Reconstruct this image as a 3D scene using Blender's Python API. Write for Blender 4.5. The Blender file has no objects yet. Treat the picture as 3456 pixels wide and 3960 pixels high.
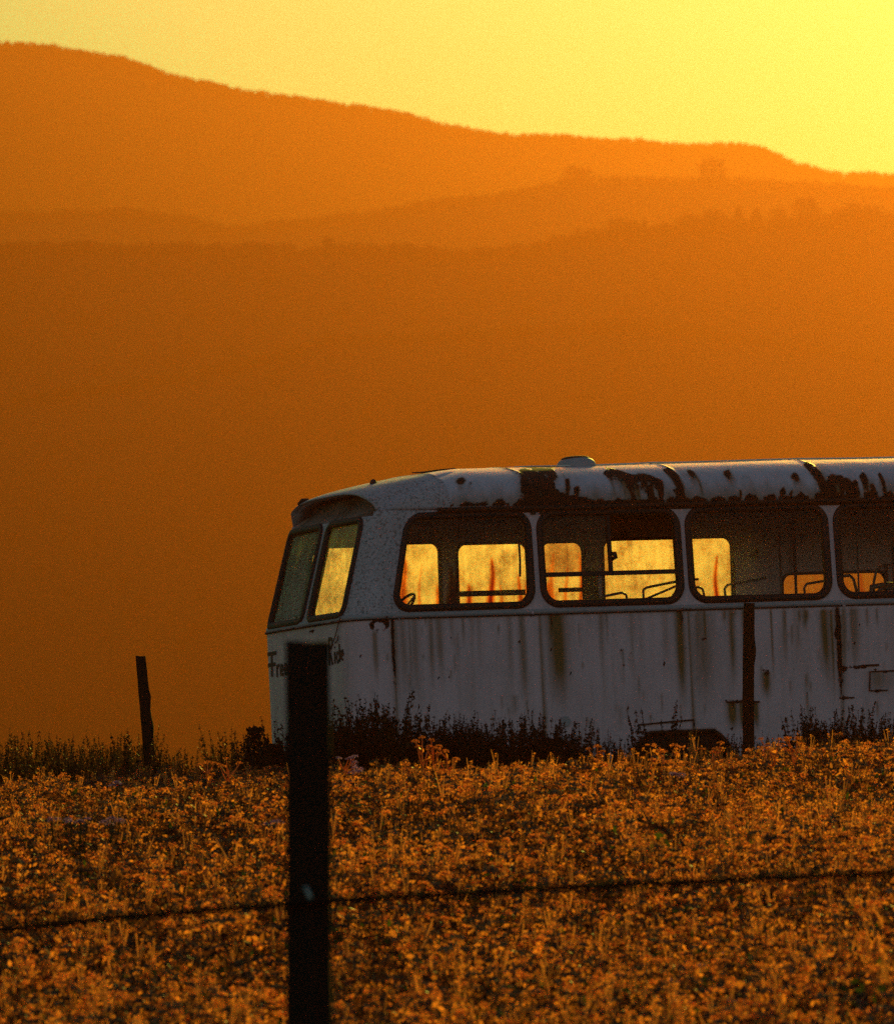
import bpy, math, random
import numpy as np
from mathutils import Matrix, Vector

random.seed(7)
rng = np.random.default_rng(7)
sc = bpy.context.scene
COL = sc.collection
R = math.radians

# ------------------------------------------------------------------ camera
CAM = np.array([0.0, 0.0, 2.0])
FPX = 32000.0            # focal length in photo pixels (3456 wide)
PITCH = R(6.0)
A_R = np.array([1.0, 0, 0])
A_F = np.array([0, math.cos(PITCH), math.sin(PITCH)])
A_U = np.array([0, -math.sin(PITCH), math.cos(PITCH)])

def ray(X, Y):
    d = A_R * ((X - 1728.0) / FPX) + A_U * ((1980.0 - Y) / FPX) + A_F
    return d
def at(X, Y, dist):
    """point on the line of sight at forward distance dist (world y)"""
    d = ray(X, Y)
    return CAM + d * (dist / d[1])
def project(P):
    P = np.asarray(P) - CAM
    z = P @ A_F
    return 1728 + FPX * (P @ A_R) / z, 1980 - FPX * (P @ A_U) / z

cam_d = bpy.data.cameras.new("camera")
cam = bpy.data.objects.new("camera", cam_d)
COL.objects.link(cam)
cam.location = CAM
cam.rotation_euler = (R(90) + PITCH, 0, 0)
cam_d.sensor_fit = 'HORIZONTAL'
cam_d.sensor_width = 36.0
cam_d.lens = 36.0 * FPX / 3456.0
cam_d.clip_start = 0.5
cam_d.clip_end = 60000
cam_d.dof.use_dof = True
cam_d.dof.focus_distance = 80.5
cam_d.dof.aperture_fstop = 7.4
sc.camera = cam

# ------------------------------------------------------------------ helpers
def tag(o, label=None, cat=None, group=None, kind=None):
    if label: o['label'] = label
    if cat: o['category'] = cat
    if group: o['group'] = group
    if kind: o['kind'] = kind
    return o

def mesh_obj(name, V, F, mats, parent=None, smooth=False, midx=None, attrs=None):
    """V (n,3); F: (m,k) array or list of faces"""
    V = np.asarray(V, dtype=np.float32)
    me = bpy.data.meshes.new(name)
    if isinstance(F, np.ndarray) and F.ndim == 2:
        m, k = F.shape
        me.vertices.add(len(V)); me.vertices.foreach_set('co', V.ravel())
        me.loops.add(m * k); me.loops.foreach_set('vertex_index', F.astype(np.int32).ravel())
        me.polygons.add(m)
        me.polygons.foreach_set('loop_start', np.arange(0, m * k, k, dtype=np.int32))
        me.update(calc_edges=True)
    else:
        me.from_pydata([tuple(v) for v in V.tolist()], [], [tuple(int(i) for i in f) for f in F])
    for mt in (mats if isinstance(mats, (list, tuple)) else [mats]):
        me.materials.append(mt)
    if midx is not None:
        me.polygons.foreach_set('material_index', np.asarray(midx, dtype=np.int32))
    if smooth:
        me.polygons.foreach_set('use_smooth', np.ones(len(me.polygons), dtype=bool))
    if attrs:
        for k_, a in attrs.items():
            at_ = me.attributes.new(k_, 'FLOAT', 'POINT')
            at_.data.foreach_set('value', np.asarray(a, dtype=np.float32))
    me.validate(); me.update()
    o = bpy.data.objects.new(name, me)
    COL.objects.link(o)
    if parent is not None:
        o.parent = parent
    return o

def empty(name, loc=(0, 0, 0)):
    o = bpy.data.objects.new(name, None)
    COL.objects.link(o); o.location = loc
    o.empty_display_size = 0.2
    return o

class MB:
    def __init__(s): s.v = []; s.f = []
    def add(s, V, F):
        n = len(s.v); s.v += [tuple(map(float, v)) for v in V]; s.f += [tuple(i + n for i in f) for f in F]
    def box(s, c, h, M=None):
        V = [(sx * h[0], sy * h[1], sz * h[2]) for sx in (-1, 1) for sy in (-1, 1) for sz in (-1, 1)]
        if M is not None: V = [tuple(M @ Vector(v)) for v in V]
        V = [(v[0] + c[0], v[1] + c[1], v[2] + c[2]) for v in V]
        s.add(V, [(0, 1, 3, 2), (4, 6, 7, 5), (0, 4, 5, 1), (2, 3, 7, 6), (0, 2, 6, 4), (1, 5, 7, 3)])
    def tube(s, pts, r, n=8, cap=True):
        pts = [np.array(p, float) for p in pts]
        rr = r if isinstance(r, (list, tuple)) else [r] * len(pts)
        rings = []; up = None
        for i, p in enumerate(pts):
            a = pts[max(0, i - 1)]; b = pts[min(len(pts) - 1, i + 1)]
            t = b - a; t /= (np.linalg.norm(t) + 1e-9)
            if up is None:
                up = np.array([0, 0, 1.0]) if abs(t[2]) < .9 else np.array([1.0, 0, 0])
            x = np.cross(up, t); x /= (np.linalg.norm(x) + 1e-9); y = np.cross(t, x); up = y
            rings.append([p + rr[i] * (math.cos(2 * math.pi * k / n) * x + math.sin(2 * math.pi * k / n) * y) for k in range(n)])
        V = [q for rg in rings for q in rg]
        F = []
        for i in range(len(pts) - 1):
            for k in range(n):
                a = i * n + k; b = i * n + (k + 1) % n
                F.append((a, b, b + n, a + n))
        if cap:
            F.append(tuple(range(n - 1, -1, -1))); F.append(tuple(range(len(V) - n, len(V))))
        s.add(V, F)
    def build(s, name, mat, parent=None, smooth=False):
        return mesh_obj(name, s.v, s.f, mat, parent, smooth)

# ------------------------------------------------------------------ materials
def nodes(name):
    m = bpy.data.materials.new(name); m.use_nodes = True
    nt = m.node_tree; nt.nodes.clear()
    out = nt.nodes.new('ShaderNodeOutputMaterial')
    return m, nt, out
def N(nt, t, **kw):
    n = nt.nodes.new(t)
    for k, v in kw.items():
        if k.startswith('_'): setattr(n, k[1:], v)
        else: n.inputs[k.replace('__', ' ')].default_value = v
    return n
def L(nt, a, b): nt.links.new(a, b)
def noise(nt, scale, detail=4, rough=.6, vec=None, dim='3D'):
    n = N(nt, 'ShaderNodeTexNoise', Scale=scale, Detail=detail, Roughness=rough)
    if vec is not None: L(nt, vec, n.inputs['Vector'])
    return n.outputs['Fac']
def ramp(nt, fac, stops, interp='LINEAR'):
    r = nt.nodes.new('ShaderNodeValToRGB'); r.color_ramp.interpolation = interp
    els = r.color_ramp.elements
    while len(els) < len(stops): els.new(.5)
    for e, (p, c) in zip(els, stops):
        e.position = p; e.color = (c[0], c[1], c[2], 1) if len(c) >= 3 else (c[0],) * 3 + (1,)
    L(nt, fac, r.inputs[0]); return r.outputs[0]
def mth(nt, op, a, b=None, clamp=False):
    n = nt.nodes.new('ShaderNodeMath'); n.operation = op; n.use_clamp = clamp
    for i, x in enumerate((a, b)):
        if x is None: continue
        if isinstance(x, (int, float)): n.inputs[i].default_value = x
        else: L(nt, x, n.inputs[i])
    return n.outputs[0]
def mixc(nt, fac, a, b, mode='MIX'):
    n = nt.nodes.new('ShaderNodeMix'); n.data_type = 'RGBA'; n.blend_type = mode
    for i, x in ((0, fac), (6, a), (7, b)):
        if isinstance(x, (int, float)): n.inputs[i].default_value = x
        elif isinstance(x, tuple): n.inputs[i].default_value = (*x, 1)
        else: L(nt, x, n.inputs[i])
    return n.outputs[2]
def attr(nt, name):
    n = nt.nodes.new('ShaderNodeAttribute'); n.attribute_name = name; return n.outputs['Fac']
def objco(nt, scale=(1, 1, 1)):
    tc = nt.nodes.new('ShaderNodeTexCoord'); mp = nt.nodes.new('ShaderNodeMapping')
    mp.inputs['Scale'].default_value = scale
    L(nt, tc.outputs['Object'], mp.inputs['Vector']); return mp.outputs[0]
def bump(nt, h, strength, dist, bsdf):
    b = nt.nodes.new('ShaderNodeBump'); b.inputs['Strength'].default_value = strength; b.inputs['Distance'].default_value = dist
    L(nt, h, b.inputs['Height']); L(nt, b.outputs[0], bsdf.inputs['Normal'])

def simple(name, col, rough=.7, metal=0, spec=.4, var=.3, scale=6, bmp=0.0):
    m, nt, out = nodes(name)
    b = N(nt, 'ShaderNodeBsdfPrincipled', Roughness=rough, Metallic=metal)
    b.inputs['Specular IOR Level'].default_value = spec
    f = noise(nt, scale, 5, .65, objco(nt))
    c = mixc(nt, f, tuple(x * (1 - var) for x in col), tuple(min(1, x * (1 + var)) for x in col))
    L(nt, c, b.inputs['Base Color'])
    if bmp: bump(nt, f, 1, bmp, b)
    L(nt, b.outputs[0], out.inputs[0]); return m

def paint_material(name, base, grit, rgh=.5):
    """weathered white coach paint: soft brown washes, flaking rust and grit"""
    m, nt, out = nodes(name)
    co = objco(nt); cs = objco(nt, (9, 9, .8)); cf = objco(nt, (30, 30, 30))
    b = N(nt, 'ShaderNodeBsdfPrincipled', Roughness=.55); b.inputs['Specular IOR Level'].default_value = .28
    n1 = noise(nt, 1.4, 6, .6, co); n2 = noise(nt, 1.0, 5, .6, cs); n3 = noise(nt, 1.3, 6, .75, cf); n4 = noise(nt, 1, 6, .78, objco(nt, (34, 34, 15)))
    c = mixc(nt, ramp(nt, n1, [(.3, (0,) * 3), (.75, (1,) * 3)]), base, tuple(x * .78 for x in base))
    c = mixc(nt, mth(nt, 'MULTIPLY', ramp(nt, n2, [(.48, (0,) * 3), (.75, (1,) * 3)]), .3), c, (.20, .14, .085))
    g = ramp(nt, n3, [(.66 - .155 * grit, (0,) * 3), (.74 - .14 * grit, (1,) * 3)])
    c = mixc(nt, mth(nt, 'MULTIPLY', g, .35 + .42 * grit), c, (.07, .055, .05))
    st = attr(nt, 'stain'); ru = attr(nt, 'rust')
    st2 = mth(nt, 'MULTIPLY', st, mth(nt, 'ADD', mth(nt, 'MULTIPLY', n2, 1.2), .65), True)
    c = mixc(nt, st2, c, (.17, .085, .025))
    rr = mth(nt, 'ADD', ru, mth(nt, 'MULTIPLY', mth(nt, 'SUBTRACT', n4, .5), 2.2))
    rm = ramp(nt, rr, [(.42, (0,) * 3), (.58, (1,) * 3)])
    rc = mixc(nt, n3, (.006, .0035, .003), (.034, .014, .008))
    c = mixc(nt, rm, c, rc)
    L(nt, c, b.inputs['Base Color'])
    ro = mixc(nt, rm, (rgh,) * 3, (.95, .95, .95)); L(nt, ro, b.inputs['Roughness'])
    h = mth(nt, 'ADD', mth(nt, 'MULTIPLY', n1, .9), mth(nt, 'MULTIPLY', rm, .12))
    bump(nt, h, .6, .03, b)
    L(nt, b.outputs[0], out.inputs[0]); return m

M_BODY = paint_material('coach_paint', (.80, .495, .59), .15)
M_ROOF = paint_material('roof_paint', (.66, .51, .65), .45, .3)
M_CAP = paint_material('cap_paint', (.56, .44, .54), 1.0)
M_RUB = simple('rubber_gasket', (.010, .010, .010), .6, spec=.3)
M_RUST = simple('rusty_steel', (.022, .012, .008), .85, var=.6, scale=20, bmp=.004)
M_RAIL = simple('belt_paint', (.34, .29, .34), .6, var=.25, scale=12, bmp=.002)
M_HILITE = simple('rim_highlight_paint', (.70, .66, .60), .22, spec=.8, var=.4, scale=9, bmp=.003)  # pale gloss for the added highlight strips on the roof edge
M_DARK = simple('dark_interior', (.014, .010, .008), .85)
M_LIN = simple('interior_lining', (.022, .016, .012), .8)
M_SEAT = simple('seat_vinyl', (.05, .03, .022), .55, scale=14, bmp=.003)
M_TUBE = simple('seat_tube', (.06, .05, .045), .4, metal=.6)
M_TYRE = simple('tyre_rubber', (.014, .014, .014), .85, scale=30, bmp=.004)
M_RIM = simple('wheel_rim', (.018, .013, .011), .7, scale=18)
M_INK = simple('letter_paint', (.035, .022, .022), .7)
M_WIRE = simple('rusty_wire', (.006, .005, .004), .9, spec=.1, scale=40)

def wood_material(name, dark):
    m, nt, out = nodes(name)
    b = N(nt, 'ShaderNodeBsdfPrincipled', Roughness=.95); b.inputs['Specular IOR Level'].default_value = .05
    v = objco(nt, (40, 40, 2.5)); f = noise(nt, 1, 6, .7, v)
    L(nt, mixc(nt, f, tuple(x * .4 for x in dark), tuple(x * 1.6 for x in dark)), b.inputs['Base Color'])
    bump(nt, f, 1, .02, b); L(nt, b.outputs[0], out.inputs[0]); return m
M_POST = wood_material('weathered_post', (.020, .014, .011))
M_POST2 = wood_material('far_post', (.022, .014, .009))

def glass_material(name, dust, frost, tint=(.97, .95, .9), rough=.42, seed=0.0, grey=.35, gloss=.35, base=1.0):
    """window glass with a dust film: dust scatters the low sun forward, clean gaps stay clear;
    attribute 'streak' is rust run-down on the pane, 'film' extra dirt and the low bright band of the far panes"""
    m, nt, out = nodes(name)
    co = objco(nt); cs = objco(nt, (14, 14, 1.6)); cf = objco(nt, (60, 60, 45))
    n1 = noise(nt, 2.2, 4, .6, co); n2 = noise(nt, 1, 4, .6, cs); n3 = noise(nt, 1, 3, .7, cf)
    d = mth(nt, 'MULTIPLY', mth(nt, 'ADD', mth(nt, 'ADD', mth(nt, 'MULTIPLY', n1, .55), mth(nt, 'MULTIPLY', n2, .75)), mth(nt, 'MULTIPLY', n3, .4)), 1.0)
    d = mth(nt, 'MULTIPLY', ramp(nt, d, [(.55, (.25,) * 3), (1.02, (1,) * 3)]), ramp(nt, noise(nt, 5.5, 5, .7, co), [(.36, (.35,) * 3), (.6, (1,) * 3)]))
    film = attr(nt, 'film')
    fr = mth(nt, 'MULTIPLY', mth(nt, 'ADD', mth(nt, 'MULTIPLY', d, frost), mth(nt, 'MULTIPLY', film, .25)), 1.0, True)
    st = attr(nt, 'streak')
    stc = mixc(nt, st, (1.0, .93, .74), (.22, .030, .006))
    tr = nt.nodes.new('ShaderNodeBsdfTransparent'); L(nt, ramp(nt, st, [(0, tint), (.45, (.85, .30, .05)), (.8, (.35, .03, .004)), (1, (.05, .004, .001))]), tr.inputs[0])
    rf = N(nt, 'ShaderNodeBsdfRefraction', Roughness=rough, IOR=.748); L(nt, stc, rf.inputs['Color'])
    df = nt.nodes.new('ShaderNodeBsdfDiffuse'); L(nt, mixc(nt, st, (grey, grey * .64, grey * .42), (.05, .02, .01)), df.inputs[0])
    tl = nt.nodes.new('ShaderNodeBsdfTranslucent'); L(nt, mixc(nt, st, (.95, .86, .55), (.22, .035, .01)), tl.inputs[0])
    a1 = nt.nodes.new('ShaderNodeMixShader'); a1.inputs[0].default_value = .5; L(nt, df.outputs[0], a1.inputs[1]); L(nt, tl.outputs[0], a1.inputs[2])
    a2 = nt.nodes.new('ShaderNodeMixShader'); L(nt, fr, a2.inputs[0]); L(nt, tr.outputs[0], a2.inputs[1]); L(nt, rf.outputs[0], a2.inputs[2])
    a3 = nt.nodes.new('ShaderNodeMixShader'); L(nt, mth(nt, 'MULTIPLY', mth(nt, 'ADD', mth(nt, 'MULTIPLY', d, base), film), dust, True), a3.inputs[0]); L(nt, a2.outputs[0], a3.inputs[1]); L(nt, a1.outputs[0], a3.inputs[2])
    gl = N(nt, 'ShaderNodeBsdfGlossy', Roughness=.08); gl.inputs[0].default_value = (.9, .9, .9, 1)
    lw = N(nt, 'ShaderNodeLayerWeight', Blend=.25)
    a4 = nt.nodes.new('ShaderNodeMixShader'); L(nt, mth(nt, 'MULTIPLY', lw.outputs['Fresnel'], gloss), a4.inputs[0]); L(nt, a3.outputs[0], a4.inputs[1]); L(nt, gl.outputs[0], a4.inputs[2])
    L(nt, a4.outputs[0], out.inputs[0]); return m
M_GNEAR = glass_material('near_glass', .07, .05)
M_GSLIDE = glass_material('sliding_glass', .26, .04, tint=(.70, .52, .42))
M_GFAR = glass_material('sunlit_far_glass', .30, .95, rough=.46)
M_GCLEAR = glass_material('clear_glass', .05, .03)
M_GWIND = [glass_material('gritty_glow_windscreen_glass', .34, .55, rough=.45, grey=.45, gloss=.08, base=.10), glass_material('streaked_windscreen_glass', .26, .04, rough=.45, grey=.45, gloss=.08, base=.10)]  # extra frost puts a gold glow into the right pane's glass

def leaf_material(name, c1, c2, trans=.5, rough=.5, spec=.5):
    m, nt, out = nodes(name)
    t = attr(nt, 'tint')
    c = mixc(nt, t, c1, c2)
    b = N(nt, 'ShaderNodeBsdfPrincipled', Roughness=rough); b.inputs['Specular IOR Level'].default_value = spec
    L(nt, c, b.inputs['Base Color'])
    tl = nt.nodes.new('ShaderNodeBsdfTranslucent'); L(nt, c, tl.inputs[0])
    mx = nt.nodes.new('ShaderNodeMixShader'); mx.inputs[0].default_value = trans
    L(nt, b.outputs[0], mx.inputs[1]); L(nt, tl.outputs[0], mx.inputs[2]); L(nt, mx.outputs[0], out.inputs[0])
    return m
M_STALK = leaf_material('dry_stalk', (.10, .035, .01), (1.0, .37, .075), .5, .45)
M_DRY = leaf_material('dry_leaf', (.07, .02, .006), (1.0, .31, .05), .82, .5)
M_GREEN = leaf_material('green_leaf', (.010, .016, .005), (.085, .12, .012), .4, .6, .15)
M_HEAD = leaf_material('seed_head', (.04, .013, .006), (.95, .25, .05), .7, .6)
M_GHEAD = leaf_material('grey_head', (.022, .018, .016), (.095, .066, .05), .25, .7)
M_PURP = leaf_material('purple_flower', (.20, .09, .18), (.60, .30, .55), .4, .6)
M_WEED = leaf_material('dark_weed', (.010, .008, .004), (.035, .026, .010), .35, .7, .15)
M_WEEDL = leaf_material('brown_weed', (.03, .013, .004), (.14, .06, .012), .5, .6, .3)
M_FOREST = leaf_material('forest_foliage', (.012, .012, .006), (.04, .038, .016), .1, .9, .1)
M_BARK = simple('bark', (.05, .035, .025), .9)

def ground_mat(name, c1, c2, sc_, bd=None):
    m, nt, out = nodes(name)
    b = N(nt, 'ShaderNodeBsdfPrincipled', Roughness=.95); b.inputs['Specular IOR Level'].default_value = .1
    f = noise(nt, sc_, 8, .7, objco(nt))
    L(nt, mixc(nt, f, c1, c2), b.inputs['Base Color']); bump(nt, f, 1, bd if bd else .4 / sc_, b)
    L(nt, b.outputs[0], out.inputs[0]); return m
M_SOIL = ground_mat('soil', (.03, .02, .01), (.09, .06, .03), 3)
M_HILL = ground_mat('wooded_slope', (.012, .012, .006), (.035, .03, .014), .02, 1.5)

# ------------------------------------------------------------------ terrain
def gz(x, y):
    x = np.asarray(x, float); y = np.asarray(y, float)
    k = np.clip(y - 22, -30, None)
    s = .46 + .1345 * np.where(k > 8, k, np.where(k < -8, 0, (k + 8) ** 2 / 32)) - .048 * np.where(y > 67.5, y - 66, np.where(y < 64.5, 0, (y - 64.5) ** 2 / 6)) + .028 * x
    yc = 90.0
    t = np.clip(y - (yc - 6), 0, None)
    drop = .0865 * t + np.where(t > 0, .010 * np.minimum(t, 30) ** 2 + .35 * np.clip(t - 30, 0, 200), 0)
    z = s - np.where(y > yc - 6, drop * np.clip(t / 12, 0, 1), 0)
    z = z + .05 * np.sin(x * .9 + y * .23) + .04 * np.sin(y * .61 - x * .4)
    return np.maximum(z, -75 + .002 * np.abs(x))

def grid_faces(nr, nc):
    i = np.arange(nr - 1)[:, None] * nc + np.arange(nc - 1)[None, :]
    i = i.ravel()
    return np.stack([i, i + 1, i + nc + 1, i + nc], 1)

ys = np.concatenate([np.linspace(-480, -20, 12), np.linspace(-15, 130, 146), np.linspace(135, 600, 40), np.linspace(700, 9900, 40)])
xs = np.concatenate([np.linspace(-4400, -60, 24), np.linspace(-50, 50, 101), np.linspace(60, 4400, 24)])
XX, YY = np.meshgrid(xs, ys)
ground = mesh_obj('ground', np.stack([XX.ravel(), YY.ravel(), gz(XX, YY).ravel()], 1), grid_faces(len(ys), len(xs)), M_SOIL, smooth=True)
tag(ground, kind='structure')

def fbm(x, y, seed=0, octs=5):
    z = np.zeros_like(x, dtype=float); a = 1; f = 1; r = np.random.default_rng(seed)
    for o in range(octs):
        for k in range(3):
            th = r.uniform(0, 6.28); ph = r.uniform(0, 6.28)
            z += a * np.sin(f * (x * math.cos(th) + y * math.sin(th)) + ph) / 3
        a *= .5; f *= 2.07
    return z

def ridge_height(prof, dist):
    px = np.array([p[0] for p in prof], float); py = np.array([p[1] for p in prof], float)
    z = []
    xw = []
    for X, Y in zip(px, py):
        P = at(X, Y, dist); xw.append(P[0]); z.append(P[2])
    xw = np.array(xw); z = np.array(z)
    def f(x): return np.interp(x, xw, z)
    return f

HILLS = {}
def hill(name, prof, dist, front, back, base, seed, rough):
    f = ridge_height(prof, dist)
    w = dist * .0542
    def zf(x, y):
        top = f(x)
        t = (y - dist)
        sf = np.where(t < 0, np.clip(1 + t / front, 0, 1), np.clip(1 - t / back, 0, 1))
        s = sf ** .8
        nz = fbm(x / rough, y / rough, seed, 4) * rough * .018 * np.clip(np.abs(t) / (front * .3), 0, 1)
        return base + (top - base) * s + nz * s
    u = np.concatenate([np.linspace(-4.5, -1.5, 16), np.linspace(-1.45, 1.45, 150), np.linspace(1.5, 5.5, 40)]) * w
    v = np.concatenate([dist - front * np.linspace(1, 0, 150), dist + back * np.linspace(.02, 1, 24)])
    X_, Y_ = np.meshgrid(u, v)
    Z_ = zf(X_, Y_)
    o = mesh_obj(name, np.stack([X_.ravel(), Y_.ravel(), Z_.ravel()], 1), grid_faces(len(v), len(u)), M_HILL, smooth=True)
    tag(o, kind='structure')
    HILLS[name] = (zf, dist, front, w)
    return o
# profiles in photo pixels, carried on beyond the frame; every ridge is lowered unseen at the right to let the sun through
OUTL = [(-9000, -700), (-3000, -350)]
P_main = [(-9000, -500), (-3000, -100), (-800, 60), (0, 185), (230, 210), (480, 245), (620, 290), (900, 370), (1150, 395), (1400, 430), (1620, 480), (1728, 512), (1900, 532), (2100, 555), (2400, 570), (2700, 580), (2930, 592), (3000, 620), (3080, 660), (3250, 685), (3456, 700), (3600, 760), (4000, 1300), (4600, 1900), (9000, 2100), (20000, 2300)]
P_mid = [(-9000, 600), (-2000, 780), (0, 842), (450, 828), (700, 862), (850, 905), (1100, 880), (1400, 850), (1728, 790), (1950, 762), (2200, 712), (2400, 702), (2800, 706), (3050, 735), (3456, 752), (3650, 860), (4100, 1400), (4700, 2000), (9000, 2200), (20000, 2300)]
P_low = [(-9000, 900), (-2000, 960), (0, 985), (200, 975), (700, 975), (900, 990), (1290, 975), (1728, 1000), (2050, 985), (2150, 955), (2400, 915), (2800, 885), (3100, 868), (3456, 862), (3650, 950), (4100, 1500), (4700, 2050), (9000, 2250), (20000, 2400)]
P_near = [(-9000, 2300), (-2000, 2000), (0, 1560), (500, 1500), (900, 1430), (1150, 1370), (1290, 1310), (1600, 1320), (2000, 1290), (2500, 1270), (3000, 1330), (3456, 1400), (3650, 1500), (4100, 1900), (4700, 2200), (9000, 2350), (20000, 2450)]
hill('mountain', P_main, 5200, 1300, 1100, -60, 1, 600)
hill('far_hill', P_mid, 4000, 1000, 1200, -70, 2, 500)
hill('wooded_hill', P_low, 3200, 650, 900, -70, 3, 300)
hill('near_hill', P_near, 2900, 560, 500, -70, 4, 200)

# ---- far woods
def crown_template(kind, r):
    """low-cost clumpy crown, unit height"""
    V = []; F = []
    n = 26
    for k in range(n):
        h = r.uniform(.15, 1)
        if kind == 'cone': rad = .30 * (1.03 - h)
        else: rad = .45 * math.sqrt(max(0.02, 1 - ((h - .6) / .45) ** 2))
        a = r.uniform(0, 6.283); rr = rad * math.sqrt(r.uniform(.1, 1))
        c = np.array([rr * math.cos(a), rr * math.sin(a), h])
        s = (.18 if kind == 'round' else .13)
        p = r.normal(size=(4, 3)); p /= np.linalg.norm(p, axis=1)[:, None]
        p = c + p * s * r.uniform(.7, 1.2)
        b = len(V); V += list(p); F += [(b, b + 1, b + 2), (b, b + 2, b + 3), (b, b + 3, b + 1), (b + 1, b + 3, b + 2)]
    return np.array(V), np.array(F)
FT = [crown_template('cone', rng) for _ in range(4)] + [crown_template('round', rng) for _ in range(5)]
def forest(name, hillname, n_line, n_slope, hmin, hmax, conif, seed, label):
    zf, dist, front, w = HILLS[hillname]
    r = np.random.default_rng(seed)
    xs_ = np.concatenate([r.uniform(-1.25, 1.25, n_line), r.uniform(-1.2, 1.25, n_slope)]) * w
    ys_ = np.concatenate([dist + r.uniform(-front * .004, front * .001, n_line), dist - front * r.uniform(0, .6, n_slope)])
    zs_ = zf(xs_, ys_)
    VV = []; FF = []; TT = []; off = 0
    dens = fbm(xs_ / (w * .05), ys_ * 0, seed + 9, 3)
    for i in range(len(xs_)):
        k = r.integers(0, 4) if r.random() < conif else r.integers(4, 9)
        V, F = FT[k]
        h = r.uniform(hmin, hmax) * (1 + .28 * dens[i])
        a = r.uniform(0, 6.28); ca, sa = math.cos(a), math.sin(a)
        wd = h * r.uniform(.8, 1.25)
        P = np.stack([(V[:, 0] * ca - V[:, 1] * sa) * wd, (V[:, 0] * sa + V[:, 1] * ca) * wd, V[:, 2] * h - .12 * h], 1) + (xs_[i], ys_[i], zs_[i])
        VV.append(P); FF.append(F + off); off += len(V); TT.append(np.full(len(V), r.random()))
    o = mesh_obj(name, np.concatenate(VV), np.concatenate(FF), M_FOREST, attrs={'tint': np.concatenate(TT)})
    tag(o, label, 'forest', kind='stuff')
forest('ridge_forest', 'mountain', 4200, 900, 3.0, 6.6, .6, 11, 'dark fringe of small trees along the top of the mountain ridge')
forest('hill_forest', 'far_hill', 1600, 900, 2.2, 5, .3, 12, 'hazy low wood over the middle hill below the mountain')
forest('slope_forest', 'wooded_hill', 1000, 1500, 3.2, 5.4, .2, 13, 'continuous hazy wood covering the broad lower slope')
forest('valley_forest', 'near_hill', 600, 900, 2.2, 4.6, .1, 14, 'faint rounded tree tops of the nearest wooded slope')

def far_tree(X, Y, hpx, hillname, kind, label, group=None, wide=1.0, seed=0):
    zf, dist, front, w = HILLS[hillname]
    r = np.random.default_rng(seed)
    P = at(X, Y, dist - 1); x = P[0]; y = dist - 1.0
    gz_ = float(zf(np.array([x]), np.array([y]))[0])
    h = 1.3 * hpx / FPX * dist
    root = empty('hill_tree', (x, y, gz_ - .05 * h)); tag(root, label, 'tree', group)
    V = []; F = []; T = []
    for k in range(240):
        hh = r.uniform(.22, 1)
        rad = (.50 * wide * math.sqrt(max(.01, 1 - ((hh - .58) / .46) ** 2))) if kind == 'round' else .32 * wide * (1.05 - hh)
        a = r.uniform(0, 6.283); lob = 1 + .18 * math.sin(3 * a + seed) + .12 * math.sin(7 * hh + 5 * a)
        rr = rad * lob * r.uniform(.2, 1) ** .5
        c = np.array([rr * math.cos(a), rr * math.sin(a), hh])
        p = r.normal(size=(4, 3)); p /= np.linalg.norm(p, axis=1)[:, None]
        p = (c + p * .085 * r.uniform(.7, 1.4)) * h
        b = len(V); V += list(p); F += [(b, b + 1, b + 2), (b, b + 2, b + 3), (b, b + 3, b + 1), (b + 1, b + 3, b + 2)]; T += [r.random()] * 4
    mesh_obj('crown', np.array(V), np.array(F), M_FOREST, root, attrs={'tint': T})
    t = MB(); t.tube([(0, 0, -.05 * h), (.01 * h, 0, .3 * h), (-.01 * h, .01 * h, .7 * h)], [.035 * h, .025 * h, .01 * h], 7)
    for a in (0.5, 2.6, 4.4):
        t.tube([(0, 0, .28 * h), (.2 * h * math.cos(a) * wide, .2 * h * math.sin(a), .6 * h)], [.015 * h, .006 * h], 5)
    t.build('trunk', M_BARK, root)
far_tree(2752, 700, 78, 'far_hill', 'round', 'large round hazy tree standing alone on the middle hill crest', seed=1, wide=1.15)
far_tree(2215, 712, 58, 'far_hill', 'round', 'left flat-topped tree of the pair on the middle hill crest', seed=2, wide=1.1)
far_tree(2262, 712, 50, 'far_hill', 'round', 'right smaller tree of the pair on the middle hill crest', seed=3, wide=1.2)
far_tree(1270, 980, 50, 'wooded_hill', 'round', 'tallest dark crown on the left half of the wooded hill line', seed=4, wide=.9)
far_tree(985, 985, 42, 'wooded_hill', 'round', 'pair-topped broad crown left of the tallest crown on the hill line', seed=5, wide=1.2)
gt = 'trees along the right end of the wooded hill line'
for i, (X, Y, h, k, wd) in enumerate([(2150, 960, 42, 'cone', 1.1), (2235, 950, 50, 'cone', 1.1), (2300, 940, 44, 'cone', .9), (2385, 930, 62, 'round', 1.1), (2440, 925, 56, 'round', 1.0), (2490, 915, 50, 'cone', 1.3),
                                      (2660, 905, 60, 'round', 1.1), (2755, 900, 66, 'round', 1.3), (2855, 890, 72, 'cone', 1.3), (2925, 888, 66, 'cone', 1.4), (3010, 880, 58, 'round', 1.0), (3120, 880, 84, 'round', 1.0), (3225, 878, 50, 'cone', 1.4), (3295, 875, 68, 'round', 1.0), (3375, 868, 62, 'round', 1.3)]):
    far_tree(X, Y, h, 'wooded_hill', k, 'hazy orange-brown tree in the uneven row along the right end of the wooded hill line', gt, wd, seed=20 + i)

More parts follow.
